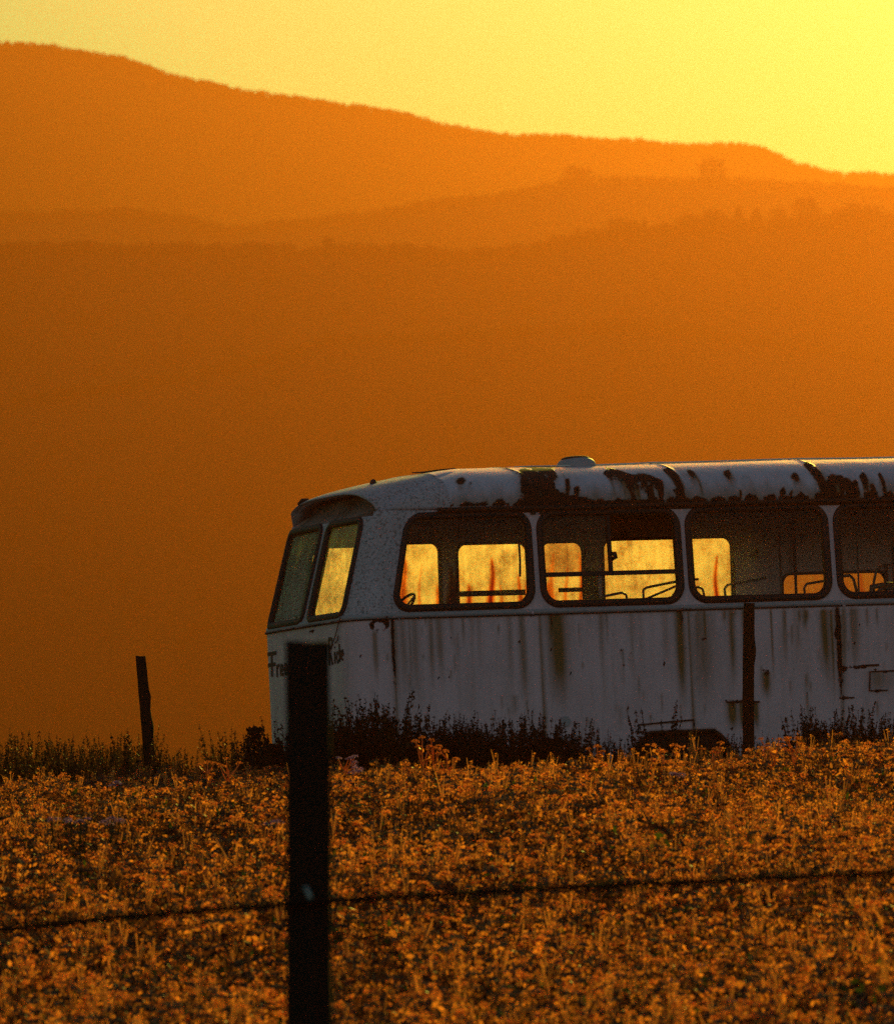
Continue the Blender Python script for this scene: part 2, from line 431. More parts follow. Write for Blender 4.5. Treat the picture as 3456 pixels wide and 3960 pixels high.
# ------------------------------------------------------------------ bus frame
au, av, aw = .920, -.390, -.049
bu, bv, bw = .022, -.0835, .996
U = np.array([au, bu, .393]); U /= np.linalg.norm(U)
Wv = np.array([aw, bw, 0.0]); Wv[2] = -(U[0] * aw + U[1] * bw) / U[2]; Wv /= np.linalg.norm(Wv)
Vv = np.cross(Wv, U)
Vv = Vv if Vv[2] > 0 else -Vv
def cam2w(v): return A_R * v[0] + A_U * v[1] + A_F * v[2]
BU, BV, BW = cam2w(U), cam2w(Vv), cam2w(Wv)
BO = at(1362, 2393, 80.0)
BM = Matrix(((BU[0], BV[0], BW[0], BO[0]), (BU[1], BV[1], BW[1], BO[1]), (BU[2], BV[2], BW[2], BO[2]), (0, 0, 0, 1)))
BR = np.stack([BU, BV, BW], 1)
def b2w(P): return np.asarray(P) @ BR.T + BO
def bus_at(X, Y, v=0.0):
    """photo pixel -> (u, w) on the bus-local plane at depth v"""
    d = ray(X, Y); o = CAM - BO
    dl = BR.T @ d; ol = BR.T @ o
    t = (v - ol[1]) / dl[1]
    p = ol + dl * t
    return p[0], p[2]
def front_at(X, Y, u=-.05):
    d = ray(X, Y); o = CAM - BO
    dl = BR.T @ d; ol = BR.T @ o
    t = (u - ol[0]) / dl[0]; p = ol + dl * t
    return p[1], p[2]

W_ = 2.46; RC = .30; LEN = 9.2; HC = W_ / 2 - RC; ARC = math.pi * RC / 2
RW0 = 1.005; TB = .45
WG = 1.05            # drip gutter height over the belt
SK = -1.62           # skirt bottom
BOW = .03; RAKE = .29
def base(tau):
    tau = np.asarray(tau, float); s = np.where(tau < 0, -1.0, 1.0); t = np.abs(tau)
    a = np.clip((t - HC) / RC, 0, math.pi / 2)
    v = np.where(t <= HC, W_ / 2 + tau, W_ / 2 + s * (HC + RC * np.sin(a)))
    u = np.where(t <= HC, 0.0, RC * (1 - np.cos(a)) + np.clip(t - HC - ARC, 0, None))
    nu = -np.cos(a); nv = s * np.sin(a)
    nu = np.where(t <= HC, -1.0, nu); nv = np.where(t <= HC, 0.0, nv)
    return u, v, nu, nv
def tau_of_u(u, side=-1): return side * (HC + ARC + u - RC)
def S(tau, w, off=0.0, fi=None):
    tau = np.asarray(tau, float); w = np.asarray(w, float)
    u, v, nu, nv = base(tau)
    wc = np.clip(w, 0, 1.3)
    f = RAKE * wc if fi is None else fi
    si = .045 * wc
    uu = np.where(u < 2.0, f + u * (1 - f / 2.0), u)
    vv = W_ / 2 + (v - W_ / 2) * (1 - 2 * si / W_)
    uu = uu - BOW * (1 - ((v - W_ / 2) / (W_ / 2)) ** 2) * np.clip(1 - u / .6, 0, 1)
    return np.stack(np.broadcast_arrays(uu + nu * off, vv + nv * off, w + 0 * uu), -1)

def rrect(cx, cw, hx, hw, r, n=7, skew=0.0):
    pts = []
    for (sx, sw, a0) in ((1, 1, 0), (-1, 1, 90), (-1, -1, 180), (1, -1, 270)):
        for k in range(n):
            a = math.radians(a0 + 90 * k / (n - 1))
            pts.append((cx + sx * (hx - r) + r * math.cos(a), cw + sw * (hw - r) + r * math.sin(a)))
    return pts
def in_rrect(T, Wd, o):
    cx, cw, hx, hw, r = o
    dx = np.maximum(np.abs(T - cx) - (hx - r), 0); dw = np.maximum(np.abs(Wd - cw) - (hw - r), 0)
    return np.hypot(dx, dw) < r

# ---- openings (cx, cw, hx, hw, r) in (tau, w)
SIDE_W0, SIDE_W1 = .085, .985
def side_open(xl, xr, ymid=2180):
    ul = bus_at(xl, ymid)[0]; ur = bus_at(xr, ymid)[0]
    # undo the rake of the front bay
    def inv(u, w=.55):
        f = RAKE * w
        return (u - f) / (1 - f / 2) if u < 2 else u
    ul, ur = inv(ul), inv(ur)
    t0, t1 = tau_of_u(ur), tau_of_u(ul)
    return ((t0 + t1) / 2, (SIDE_W0 + SIDE_W1) / 2, (t1 - t0) / 2, (SIDE_W1 - SIDE_W0) / 2, .16)
near_open = [side_open(1556, 2054), side_open(2098, 2630), side_open(2672, 3203), side_open(3246, 3775)]
pitch = near_open[2][0] - near_open[3][0]
for k in (1,):
    a = near_open[3]; near_open.append((a[0] - pitch * k, *a[1:]))
def far_open(xl, xr, yt=2100, wb=.085, r=.11):
    ul, wt = bus_at(xl, yt, W_ - .03); ur, wt2 = bus_at(xr, yt, W_ - .03)
    def inv(u, w=.55):
        f = RAKE * w
        return (u - f) / (1 - f / 2) if u < 2 else u
    ul, ur = inv(ul), inv(ur)
    wt = (wt + wt2) / 2
    t0, t1 = tau_of_u(ul, 1), tau_of_u(ur, 1)
    return ((t0 + t1) / 2, (wt + wb) / 2, (t1 - t0) / 2, (wt - wb) / 2, r)
far_open_l = [(far_open(1178, 1405, 2112), M_GFAR), (far_open(1475, 1697, 2098), M_GFAR), (far_open(1755, 2037, 2098), M_GFAR), (far_open(2078, 2252, 2093), M_GFAR),
              (far_open(2318, 2827, 2079), M_GFAR), (far_open(3015, 3425, 2212), M_GCLEAR), (far_open(3441, 3960, 2066), M_GFAR), (far_open(4020, 4500, 2062), M_GFAR)]
wind_open = [(-.555, .52, .425, .465, .09), (.505, .52, .475, .465, .09)]
wheel_u = [bus_at(2640, 2900)[0], 7.6]
ARCH_TOP = bus_at(2650, 2828)[1]

def grid_sheet(taus, ws, holes, fn, extra=None):
    T, Wd = np.meshgrid(taus, ws)
    P = fn(T, Wd)
    F = grid_faces(len(ws), len(taus))
    cT = T.ravel()[F].mean(1); cW = Wd.ravel()[F].mean(1)
    keep = np.ones(len(F), bool)
    for h in holes: keep &= ~in_rrect(cT, cW, h)
    if extra is not None: keep &= ~extra(cT, cW)
    return T.ravel(), Wd.ravel(), P.reshape(-1, 3), F[keep]

TMAX = HC + ARC + LEN - RC
taus = np.concatenate([-np.arange(0, TMAX, .022)[::-1][:-1], np.arange(0, TMAX, .022)])
# arch: cut-off trapezoid with rounded shoulders
def arch_cut(T, Wd):
    t = np.abs(T); u = t - (HC + ARC) + RC
    m = np.zeros_like(T, bool)
    for uc in wheel_u:
        k = np.clip((ARCH_TOP - Wd) / (ARCH_TOP - SK), 0, 1)
        m |= (np.abs(u - uc) < .34 + .28 * k ** .6) & (Wd < ARCH_TOP)
    return (m & (t > HC + ARC)) | ((t < HC + ARC * (TB - .02)) & (Wd > RW0))
holes = near_open + [f[0] for f in far_open_l] + wind_open
ws = np.concatenate([np.arange(SK, 0, .03), [-.004, 0.0], np.arange(.02, WG - .005, .021), [WG]])
T, Wd, P, F = grid_sheet(taus, ws, holes, lambda t, w: S(t, w), arch_cut)

# rust map measured on the photograph, written to the surface itself as attributes
def sstep(a, b, x): t = np.clip((x - a) / (b - a), 0, 1); return t * t * (3 - 2 * t)
def rust_maps(P):
    X, Y = project(b2w(P)); u, v, w = P[:, 0], P[:, 1], P[:, 2]
    nz = fbm(u * 9, w * 9 + v * 9, 5, 5); nf = fbm(u * 34, w * 6, 6, 4); nh = fbm(u * 30, w * 26, 16, 4)
    rust = np.zeros(len(P)); st = np.zeros(len(P))
    near = sstep(1.3, .9, v)
    WX = 9 * fbm(u * 13, w * 13, 61, 4); WY = 9 * fbm(u * 13, w * 13 + 5, 62, 4)
    def streak(x, y0, y1, hw, s, kind='st', lean=.049):
        nonlocal rust, st
        xc = x + (Y - y0) * lean
        g = np.exp(-((X - xc) / hw) ** 2 * .9) * sstep(y0 - 6, y0 + 3, Y) * (1 - sstep(y0 + (y1 - y0) * .35, y1, Y) * .999) * near
        if kind == 'st': st = np.maximum(st, s * g)
        else: rust = np.maximum(rust, s * g)
    def blob(x, y, rx, ry, s, rag=.35):
        nonlocal rust
        d = np.hypot((X + WX - x) / rx, (Y + WY - y) / ry) + rag * nh * .6
        rust = np.maximum(rust, s * (1 - sstep(.35, 1.45, d)) * near)
    # roof
    def patch(pts, hw, s):
        for (x0, y0), (x1, y1) in zip(pts[:-1], pts[1:]):
            n = max(2, int(math.hypot(x1 - x0, y1 - y0) / (hw * .6)))
            for k in range(n + 1):
                f = k / n; blob(x0 + (x1 - x0) * f, y0 + (y1 - y0) * f, hw, hw * .9, s, .6)
    for x in (2045, 2075, 2105, 2135): patch([(x - 14, 1822), (x + 6, 1950)], 24, 1.0)
    patch([(2150, 1905), (2175, 1945)], 18, .95); patch([(2195, 1850), (2205, 1930)], 9, .9); patch([(2230, 1880), (2236, 1905)], 8, .9)
    patch([(2160, 1915), (2300, 1950)], 15, .95)
    patch([(2345, 1825), (2400, 1835), (2460, 1845), (2545, 1870)], 14, 1.0)
    patch([(2440, 1880), (2450, 1950)], 12, .95); patch([(2480, 1860), (2490, 1880)], 12, .9)
    patch([(2510, 1890), (2520, 1950)], 18, 1.0); patch([(2545, 1870), (2565, 1950)], 12, 1.0)
    patch([(2575, 1815), (2610, 1840), (2635, 1890), (2645, 1950)], 15, 1.0); patch([(2615, 1900), (2680, 1950)], 12, .95)
    patch([(3125, 1795), (3165, 1830), (3185, 1880), (3195, 1940)], 15, 1.0)
    for x in (3215, 3245, 3275, 3305): patch([(x, 1845 + (x - 3200) * .15), (x + 8, 1935)], 17, 1.0)
    patch([(3335, 1840), (3345, 1865)], 13, .95); patch([(3380, 1880), (3390, 1935)], 9, .95); patch([(3415, 1890), (3418, 1930)], 8, .95); patch([(3350, 1905), (3450, 1940)], 9, .9)
    for (x, y, rx, ry) in ((2672, 1832, 14, 13), (2812, 1826, 13, 12), (3072, 1842, 17, 16), (2865, 1900, 9, 14), (3025, 1903, 11, 16), (2972, 1930, 7, 10), (2920, 1925, 5, 10), (3120, 1930, 7, 8), (1778, 1862, 16, 11), (1815, 1871, 5, 7), (1838, 1950, 5, 14), (1890, 1948, 5, 10), (1960, 1955, 7, 10), (2010, 1935, 9, 18), (3400, 1850, 6, 12), (3058, 1905, 5, 20)):
        blob(x, y, rx, ry, 1.0, .5)
        streak(x, y, y + 60, max(4, rx * .5), .6)
    roofm = (w > WG + .005)
    # teeth creeping up from the gutter
    edge = sstep(.085 + .05 * nf + .03 * nh, .02 + .03 * nf, w - WG) * roofm * np.where(X > 1745, 1, .0) * near
    rust = np.maximum(rust, edge * .95)
    st = np.maximum(st, sstep(.28 + .10 * nf, .02, w - WG) * roofm * .55 * np.where(X > 1745, 1, .15))
    st = np.maximum(st, np.clip(rust * 1.3, 0, 1) * .85 * roofm)
    # roof seams
    for us in ROOF_SEAMS:
        rust = np.maximum(rust, np.exp(-((u - us) / .012) ** 2) * roofm * .7)
    # lower side
    for a in ((1448, 2440, 2680, 9, .8), (1552, 2395, 2720, 12, .5), (1602, 2395, 2720, 10, .45), (2015, 2375, 2800, 13, .6), (2150, 2372, 2800, 34, .95), (2128, 2372, 2560, 9, .9),
              (2625, 2365, 2800, 17, .95), (2712, 2372, 2800, 34, .55), (2690, 2372, 2600, 7, .6), (2800, 2362, 2420, 8, .7), (2830, 2362, 2400, 16, .8), (2870, 2362, 2410, 6, .7), (3090, 2360, 2430, 6, .7), (3120, 2358, 2420, 6, .7),
              (3185, 2358, 2700, 18, .85), (3210, 2358, 2760, 6, 1.0), (3300, 2352, 2640, 18, .6), (3350, 2352, 2450, 6, .6), (3388, 2352, 2440, 5, .6), (2960, 2600, 2720, 17, .9), (2830, 2715, 2850, 20, 1.0), (2862, 2715, 2850, 7, 1.0), (2920, 2715, 2850, 12, .9),
              (3060, 2420, 2520, 5, .5), (3085, 2415, 2560, 5, .5), (3118, 2610, 2680, 5, .6), (3395, 2600, 2700, 40, .55), (3240, 2380, 2820, 16, .8), (1990, 2690, 2800, 12, .4), (1700, 2395, 2560, 9, .25), (1850, 2390, 2640, 10, .25), (2320, 2380, 2600, 8, .25), (2450, 2375, 2560, 7, .25), (1520, 2400, 2800, 16, .6)):
        streak(*a)
    rs = np.random.default_rng(12)
    for k in range(46):
        xx = rs.uniform(1540, 3456); streak(xx, 2392 - (xx - 1540) * .024, 2392 + rs.uniform(40, 330), rs.uniform(3, 13), rs.uniform(.2, .75) * (1.25 if xx > 2600 else .8))
    for k in range(60):
        xx = rs.uniform(1420, 3456); yy = rs.uniform(2400, 2820); blob(xx, yy, rs.uniform(2, 6), rs.uniform(2, 6), rs.uniform(.5, 1)); streak(xx, yy, yy + rs.uniform(30, 120), 4, .5)
    for a in ((2128, 2372, 2500, 5, .75, 'r'), (2632, 2365, 2480, 6, .8, 'r'), (3208, 2355, 2520, 4, .7, 'r'), (1515, 2392, 2760, 7, 1.0, 'r'), (3236, 2350, 2830, 9, 1.15, 'r'), (2965, 2590, 2625, 13, .7, 'r')):
        streak(*a)
    for (x, y, rx, ry) in ((1402, 2540, 6, 6), (1375, 2597, 4, 5), (1365, 2620, 4, 5), (1436, 2420, 14, 17), (1480, 2440, 28, 7), (1500, 2405, 9, 22), (1465, 2398, 36, 6), (1335, 2402, 12, 5), (1385, 2400, 9, 8), (1170, 2450, 22, 8), (1200, 2443, 14, 6), (2125, 2368, 12, 8), (3065, 2402, 9, 4), (3085, 2414, 8, 4), (3235, 2450, 13, 50), (3262, 2580, 12, 9), (2715, 2472, 14, 3), (2572, 2560, 3, 20),
                           (2870, 2715, 65, 5), (2830, 2730, 5, 20), (2830, 2820, 7, 8), (3320, 2578, 48, 6), (3415, 2598, 48, 4), (3395, 2674, 40, 4), (3270, 2700, 30, 4), (2960, 2597, 20, 6), (2180, 2790, 22, 14)):
        blob(x, y, rx, ry, 1.0)
    # rivet row
    for x in list(range(1560, 2230, 43)) + list(range(2990, 3440, 42)):
        blob(x, 2622 - (x - 1560) * .026, 4.5, 4.5, .8, .1)
    low = w < 0
    rim = sstep(-.035 + .02 * nf, -.005, w) * low * near * np.where(X > 1320, 1, .3)
    rust = np.maximum(rust, rim * (.45 + .25 * nz))
    for us in PANEL_SEAMS:
        st = np.maximum(st, np.exp(-((u - us) / .02) ** 2) * low * .7)
    # far and rear surfaces: free weathering
    far = 1 - near
    rust = np.maximum(rust, far * sstep(.7, 1.3, nz) * .8)
    return np.clip(rust, 0, 1.2), np.clip(st, 0, 1)
ROOF_SEAMS = [bus_at(1742, 1975)[0], bus_at(2068, 1960)[0], bus_at(2655, 1950)[0], bus_at(3205, 1940)[0], bus_at(3760, 1935)[0], bus_at(4330, 1930)[0]]
PANEL_SEAMS = [bus_at(1515, 2390)[0], bus_at(2085, 2372)[0], bus_at(2660, 2360)[0], bus_at(3237, 2350)[0], bus_at(3810, 2340)[0]]

bus = empty('abandoned_bus'); bus.matrix_world = BM
tag(bus, 'derelict white coach with rust-streaked roof and dusty sunlit windows standing in weeds', 'bus')

def with_solid(o, th, off=1):
    m = o.modifiers.new('shell', 'SOLIDIFY'); m.thickness = th; m.offset = off; return o
def fix_out(o):
    import bmesh
    bm = bmesh.new(); bm.from_mesh(o.data); bmesh.ops.recalc_face_normals(bm, faces=bm.faces); bm.to_mesh(o.data); bm.free()

def seam_relief(P, Wd=None):
    d = np.zeros(len(P))
    for us in PANEL_SEAMS: d += .006 * np.exp(-((P[:, 0] - us) / .022) ** 2)
    return d
d = seam_relief(P) * (P[:, 2] < 0)
P[:, 1] += np.where(P[:, 1] < W_ / 2, -d, d)
dents = .010 * fbm(P[:, 0] * 1.1, P[:, 2] * 1.3, 41, 3)
P[:, 1] += dents * ((P[:, 2] < -.02) & (P[:, 0] > .4))
rust, stain = rust_maps(P)
body = mesh_obj('body', P, F[:, ::-1], [M_BODY, M_CAP], bus, smooth=True, midx=((P[F].mean(1)[:, 2] > .05) & (P[F].mean(1)[:, 0] < 1.3)).astype(int), attrs={'rust': rust, 'stain': stain})
with_solid(body, .035, -1)

# ---- front recess above the windscreen and roof
def brow(tau):
    t = np.abs(tau) / (HC + ARC * TB)
    return WG + .215 * np.sqrt(np.clip(1 - np.clip(t, 0, 1) ** 3.4, 0, 1))
fmask = np.abs(taus) <= HC + ARC * TB + .02
tf = taus[fmask]
s_ = np.linspace(0, 1, 14)
TT, SS = np.meshgrid(tf, s_)
hb = brow(TT) - RW0
dep = -.17 * np.sin(np.clip(SS / .8, 0, 1) * math.pi / 2) ** 1.2 * np.clip((hb - .04) / .10, 0, 1)
Pz = RW0 - .01 + (hb + .01) * SS
Prec = S(TT, Pz, dep - .004)
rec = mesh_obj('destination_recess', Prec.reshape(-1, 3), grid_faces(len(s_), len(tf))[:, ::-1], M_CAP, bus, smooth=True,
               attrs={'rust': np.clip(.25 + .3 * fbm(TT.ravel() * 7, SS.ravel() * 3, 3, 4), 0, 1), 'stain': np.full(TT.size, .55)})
rec['label'] = 'dark hollow panel under the brow above the windscreen'
# roof sheet
al = np.linspace(0, math.pi / 2, 46)
NS = 2.5
infr = 1 - np.cos(al) ** (2 / NS); hfr = np.sin(al) ** (2 / NS)
HT = 1.515
TT, AA = np.meshgrid(taus, np.arange(len(al)))
I = infr[AA]; H = hfr[AA]
sstep_ = lambda a, b, x: np.clip((x - a) / (b - a), 0, 1)
u0, v0, nu, nv = base(TT)
f0 = RAKE * WG
hb = brow(TT)
Fi = f0 + 1.30 * H ** 1.5
LR = 2.7
uu = np.where(u0 < LR, Fi + u0 * (1 - Fi / LR), u0)
sI = .045 * WG + (W_ / 2 - .045 * WG) * I
vv = W_ / 2 + (v0 - W_ / 2) * (1 - 2 * sI / W_)
uu = uu - BOW * (1 - ((v0 - W_ / 2) / (W_ / 2)) ** 2) * np.clip(1 - u0 / .6, 0, 1) * (1 - .5 * I)
hb2 = hb
zz = hb2 + (HT - hb2) * H
lip = .018 * sstep_(.1, .7, u0)
uu += nu * lip * (1 - H); vv += nv * lip * (1 - H)
Pr = np.stack([uu, vv, zz], -1).reshape(-1, 3)
nn = 1 - I.ravel()
for us in ROOF_SEAMS:
    g = np.exp(-((Pr[:, 0] - us) / .025) ** 2) * .008
    Pr[:, 2] += g; Pr[:, 1] += np.where(Pr[:, 1] < W_ / 2, -g, g)
Pr[:, 2] += .010 * fbm(Pr[:, 0] * 2.1, Pr[:, 1] * 2, 8, 3) * H.ravel()
# underside row closing the brow lip to the recess
Pl = S(taus, brow(taus), np.where(np.abs(taus) < HC + ARC * TB, -.17 * np.clip((brow(taus) - RW0 - .04) / .10, 0, 1), -.0) - .005)
Pall = np.concatenate([Pl, Pr]); Fr = grid_faces(len(al) + 1, len(taus))
rust, stain = rust_maps(Pall); rust0 = rust.copy(); stain0 = stain.copy()
Rm = rust.reshape(len(al) + 1, len(taus)); Sm = stain.reshape(Rm.shape)
dec = np.clip(.80 + .17 * fbm(taus * 31, taus * 0, 71, 4), .55, .965); dec2 = np.clip(dec + .10, 0, .985)
for k in range(len(al) - 1, -1, -1):
    nearm = (Pall.reshape(len(al) + 1, len(taus), 3)[k, :, 1] < W_ / 2)
    Rm[k] = np.where(nearm, np.maximum(Rm[k], Rm[k + 1] * dec), Rm[k]); Sm[k] = np.where(nearm, np.maximum(Sm[k], np.maximum(Sm[k + 1], Rm[k + 1] * .9) * dec2), Sm[k])
uf = sstep(ROOF_SEAMS[0] + .35, ROOF_SEAMS[1], Pall[:, 0]); rust = np.clip(rust0 * (1 - uf) + Rm.ravel() * uf, 0, 1.2); stain = np.clip(stain0 * (1 - uf) + Sm.ravel() * uf, 0, 1)
cx = Pall[Fr].mean(1)[:, 0]
roof = mesh_obj('roof', Pall, Fr[:, ::-1], [M_ROOF, M_CAP], bus, smooth=True, midx=(cx < ROOF_SEAMS[0]).astype(int), attrs={'rust': rust, 'stain': stain})
with_solid(roof, .03, -1)

# rear wall
prof = [(0, SK)] + [(0, w) for w in np.linspace(SK + .1, WG, 12)]
rv = []
iL = len(taus) - 1
col0 = [Pr.reshape(len(al), len(taus), 3)[k, 0] for k in range(len(al))]
col1 = [Pr.reshape(len(al), len(taus), 3)[k, iL] for k in range(len(al) - 1, -1, -1)]
ul_ = float(col0[0][0]) - .02
loop = [(ul_, 0, SK), (ul_, 0, 0)] + [(ul_, c[1], c[2]) for c in col0] + [(ul_, c[1], c[2]) for c in col1] + [(ul_, W_, 0), (ul_, W_, SK)]
n = len(loop)
loop2 = [(x + .03, y, z) for x, y, z in loop]
mb = MB(); mb.add(loop + loop2, [tuple(range(n)), tuple(range(2 * n - 1, n - 1, -1))] + [(i, (i + 1) % n, n + (i + 1) % n, n + i) for i in range(n)])
rw = mb.build('rear_wall', M_BODY, bus)

# gutter, belt rail
def strip(name, fn_t, w0, w1, off0, off1, mat, parent, wob=0.0, attrs=None):
    """rectangular bar following the perimeter between heights w0..w1 standing off the wall"""
    t = np.asarray(fn_t)
    nw = wob * fbm(t * 6, t * 0, 77, 4) if wob else 0
    A = [S(t, np.full_like(t, w0) + nw, off0), S(t, np.full_like(t, w1) + nw * .5, off0), S(t, np.full_like(t, w1) + nw * .5, off1), S(t, np.full_like(t, w0) + nw, off1)]
    V = np.concatenate(A); n = len(t); F = []
    i = np.arange(n - 1)
    for a in range(4):
        b = (a + 1) % 4
        F.append(np.stack([a * n + i, a * n + i + 1, b * n + i + 1, b * n + i], 1))
    return mesh_obj(name, V, np.concatenate(F), mat, parent)
tn = taus[(taus < -HC - ARC * .9)]; tfar = taus[(taus > HC + ARC * .9)]
strip('drip_gutter', tn[tn < tau_of_u(.75)], WG - .035, WG + .008, -.005, .055, M_RUST, bus, .006)
strip('drip_gutter', tfar, WG - .035, WG + .008, -.005, .055, M_RUST, bus, .006)
strip('eave_shade_strip', tn[tn < tau_of_u(.75)], SIDE_W1 + .012, WG - .036, -.004, .012, M_RUST, bus)  # dark strip standing in for the shadow under the gutter
bt = taus
strip('belt_rail', bt, -.006, .042, -.002, .014, M_RAIL, bus)
strip('belt_rail', bt, -.018, -.0065, -.002, .020, M_RUST, bus)
# exposed eave ribs
for k, X in enumerate([1925, 1965, 2065, 2100, 2140, 2175, 2210, 2250, 2290, 2330, 2400, 2440, 2480, 2520]):
    u, w = bus_at(X, 1982)
    mb = MB(); mb.box((u, .05 * 0 - .018 + .045 * 1.0, 1.0), (.025, .008, .026)); mb.build('eave_rib', M_LIN, bus)

# ---- windows
def gasket(o, fn, mat, parent, name='window', wd=.037, dp=.022):
    pts = rrect(*o, n=9)
    out = []
    # densify straight runs
    for (a, b) in zip(pts, pts[1:] + pts[:1]):
        L_ = math.hypot(b[0] - a[0], b[1] - a[1]); k = max(1, int(L_ / .05))
        for j in range(k): out.append((a[0] + (b[0] - a[0]) * j / k, a[1] + (b[1] - a[1]) * j / k))
    n = len(out); prof_ = [(-wd, .002), (-wd * .8, dp), (0, dp * 1.25), (wd * .8, dp), (wd, .0), (wd, -.045), (-wd * .2, -.045)]
    V = []; 
    for i, (t, w) in enumerate(out):
        a = out[i - 1]; b = out[(i + 1) % n]
        tx, ty = b[0] - a[0], b[1] - a[1]; l = math.hypot(tx, ty); nx, ny = ty / l, -tx / l
        for (q, z) in prof_: V.append(fn(t + nx * (-q), w + ny * (-q), z))
    m = len(prof_); F = []
    for i in range(n):
        for k in range(m):
            a = i * m + k; b = i * m + (k + 1) % m; c = ((i + 1) % n) * m + (k + 1) % m; d_ = ((i + 1) % n) * m + k
            F.append((a, b, c, d_))
    return mesh_obj(name, V, F, mat, parent, smooth=True)
def pane(o, fn, off, mat, parent, name='pane', streaks=(), film=None, res=.014):
    cx, cw, hx, hw, r = o
    t = np.linspace(cx - hx, cx + hx, max(4, int(2 * hx / res))); w = np.linspace(cw - hw, cw + hw, max(4, int(2 * hw / res)))
    T, Wd, P, F = grid_sheet(t, w, [], lambda a, b: fn(a, b, off))
    keep = in_rrect(T[F].mean(1), Wd[F].mean(1), (cx, cw, hx + .004, hw + .004, r)); F = F[keep]
    X, Y = project(b2w(P))
    st = np.zeros(len(P))
    for (x, yt, yb, hw_, s) in streaks:
        k = np.clip((Y - yt) / max(1, (yb - yt)), 0, 1)
        xw = x + 5 * np.sin(Y / 40 + x) 
        st = np.maximum(st, s * np.exp(-((X - xw) / (hw_ * 1.25 * (.28 + .72 * k ** .8))) ** 2 * 1.2) * sstep(yt - 4, yt + 25, Y) * (.65 + .35 * k))
    fl = np.zeros(len(P)) if film is None else film(X, Y, P)
    o_ = mesh_obj(name, P, F, mat, parent, smooth=True, attrs={'streak': np.clip(st, 0, 1), 'film': fl})
    return with_solid(o_, .004, 0) if False else o_
NW = [
    [(1562, 2150, 2345, 16, .75), (1625, 2180, 2345, 6, .45), (1690, 2250, 2345, 12, .6), (1742, 2185, 2345, 16, .98), (1762, 2190, 2345, 14, .98), (1810, 2250, 2345, 12, .85), (1900, 2150, 2346, 13, 1.0), (1935, 2250, 2345, 8, .5), (2010, 2215, 2345, 10, .8), (2040, 2230, 2345, 12, .6)],
    [(2135, 2130, 2330, 12, .55), (2190, 2180, 2330, 8, .5), (2245, 2130, 2210, 7, .7), (2118, 2240, 2330, 14, .8), (2300, 2300, 2330, 8, .4)],
    [(2770, 2140, 2330, 9, .95), (2700, 2230, 2330, 8, .3), (3195, 2230, 2320, 9, .6)],
    [(3330, 2200, 2310, 10, .4), (3270, 2240, 2310, 10, .3), (3420, 2230, 2310, 6, .5)], []]
for i, o in enumerate(near_open):
    w = gasket(o, S, M_RUB, bus)
    if i == 1:
        cx, cw, hx, hw, r = o
        wbar = bus_at(2360, 2216)[1]; tb = tau_of_u(bus_at(2362, 2130)[0])
        lo = (cx, (cw - hw + wbar) / 2, hx, (wbar - cw + hw) / 2, .05)
        pane(lo, S, -.012, M_GNEAR, w, streaks=NW[i])
        # front (left in the picture) sliding pane and the open-topped rear half
        tl = (cx + hx + tb) / 2
        pane((tl, (wbar + cw + hw) / 2, cx + hx - tl, (cw + hw - wbar) / 2, .05), S, -.012, M_GSLIDE, w, name='sliding_pane', streaks=NW[i])
        mb = MB()
        for (t0, w0, t1, w1, hh) in ((cx - hx, wbar, cx + hx, wbar, .022), (tb, wbar, tb, cw + hw, .016)):
            A = S(t0, w0, .0); B = S(t1, w1, .0)
            if w0 == w1: V = [S(t0, w0 - hh, -.03), S(t0, w0 + hh, -.03), S(t0, w0 + hh, .014), S(t0, w0 - hh, .014), S(t1, w0 - hh, -.03), S(t1, w0 + hh, -.03), S(t1, w0 + hh, .014), S(t1, w0 - hh, .014)]
            else: V = [S(t0 - hh, w0, -.03), S(t0 + hh, w0, -.03), S(t0 + hh, w0, .012), S(t0 - hh, w0, .012), S(t0 - hh, w1, -.03), S(t0 + hh, w1, -.03), S(t0 + hh, w1, .012), S(t0 - hh, w1, .012)]
            mb.add(V, [(0, 1, 2, 3), (7, 6, 5, 4), (0, 4, 5, 1), (1, 5, 6, 2), (2, 6, 7, 3), (3, 7, 4, 0)])
        mb.build('glazing_bar', M_RUB, w)
        u_, w_ = bus_at(2372, 2150)
        mb = MB(); mb.tube([(u_ - .015, .02, w_ + .03), (u_ + .005, -.01, w_ + .02), (u_ + .012, -.015, w_ - .01), (u_ - .012, .02, w_ - .04)], [.014, .028, .028, .012], 8); mb.build('latch', M_RUB, w, True)
    else:
        pane(o, S, -.012, M_GNEAR, w, streaks=NW[i])
    if i == 0:
        # hanging inner bar and sagging hook seen at the rear edge of the first window
        u_, w_ = bus_at(2006, 2100, .06); u2, w2 = bus_at(2012, 2230, .06)
        mb = MB(); mb.tube([(u_, .06, w_ + .02), (u_ + .003, .06, (w_ + w2) / 2), (u2 - .005, .06, w2)], .011, 6); mb.build('glazing_bar', M_RUB, w)
for i, (o, gm) in enumerate(far_open_l):
    w = gasket(o, S, M_RUB, bus, wd=.022, dp=.012)
    w['label'] = 'window on the far side of the coach'
    def film(X, Y, P): return .6 * sstep(.1, 1.2, fbm(P[:, 0] * 5, P[:, 2] * 4, 31, 4)) + .7 * sstep(.38, .12, P[:, 2])  # patchy dirt, thickened low down to brighten the glow there
    pane(o, S, -.010, gm, w, film=film if gm is M_GFAR else None)
def wfilm(X, Y, P):
    nz = fbm(P[:, 1] * 26, P[:, 2] * 2.2, 3, 4)
    return np.clip(sstep(.62 + .16 * nz, .92 + .08 * nz, P[:, 2]) * .85 + .10 * sstep(.4, 1.2, nz), 0, 1)
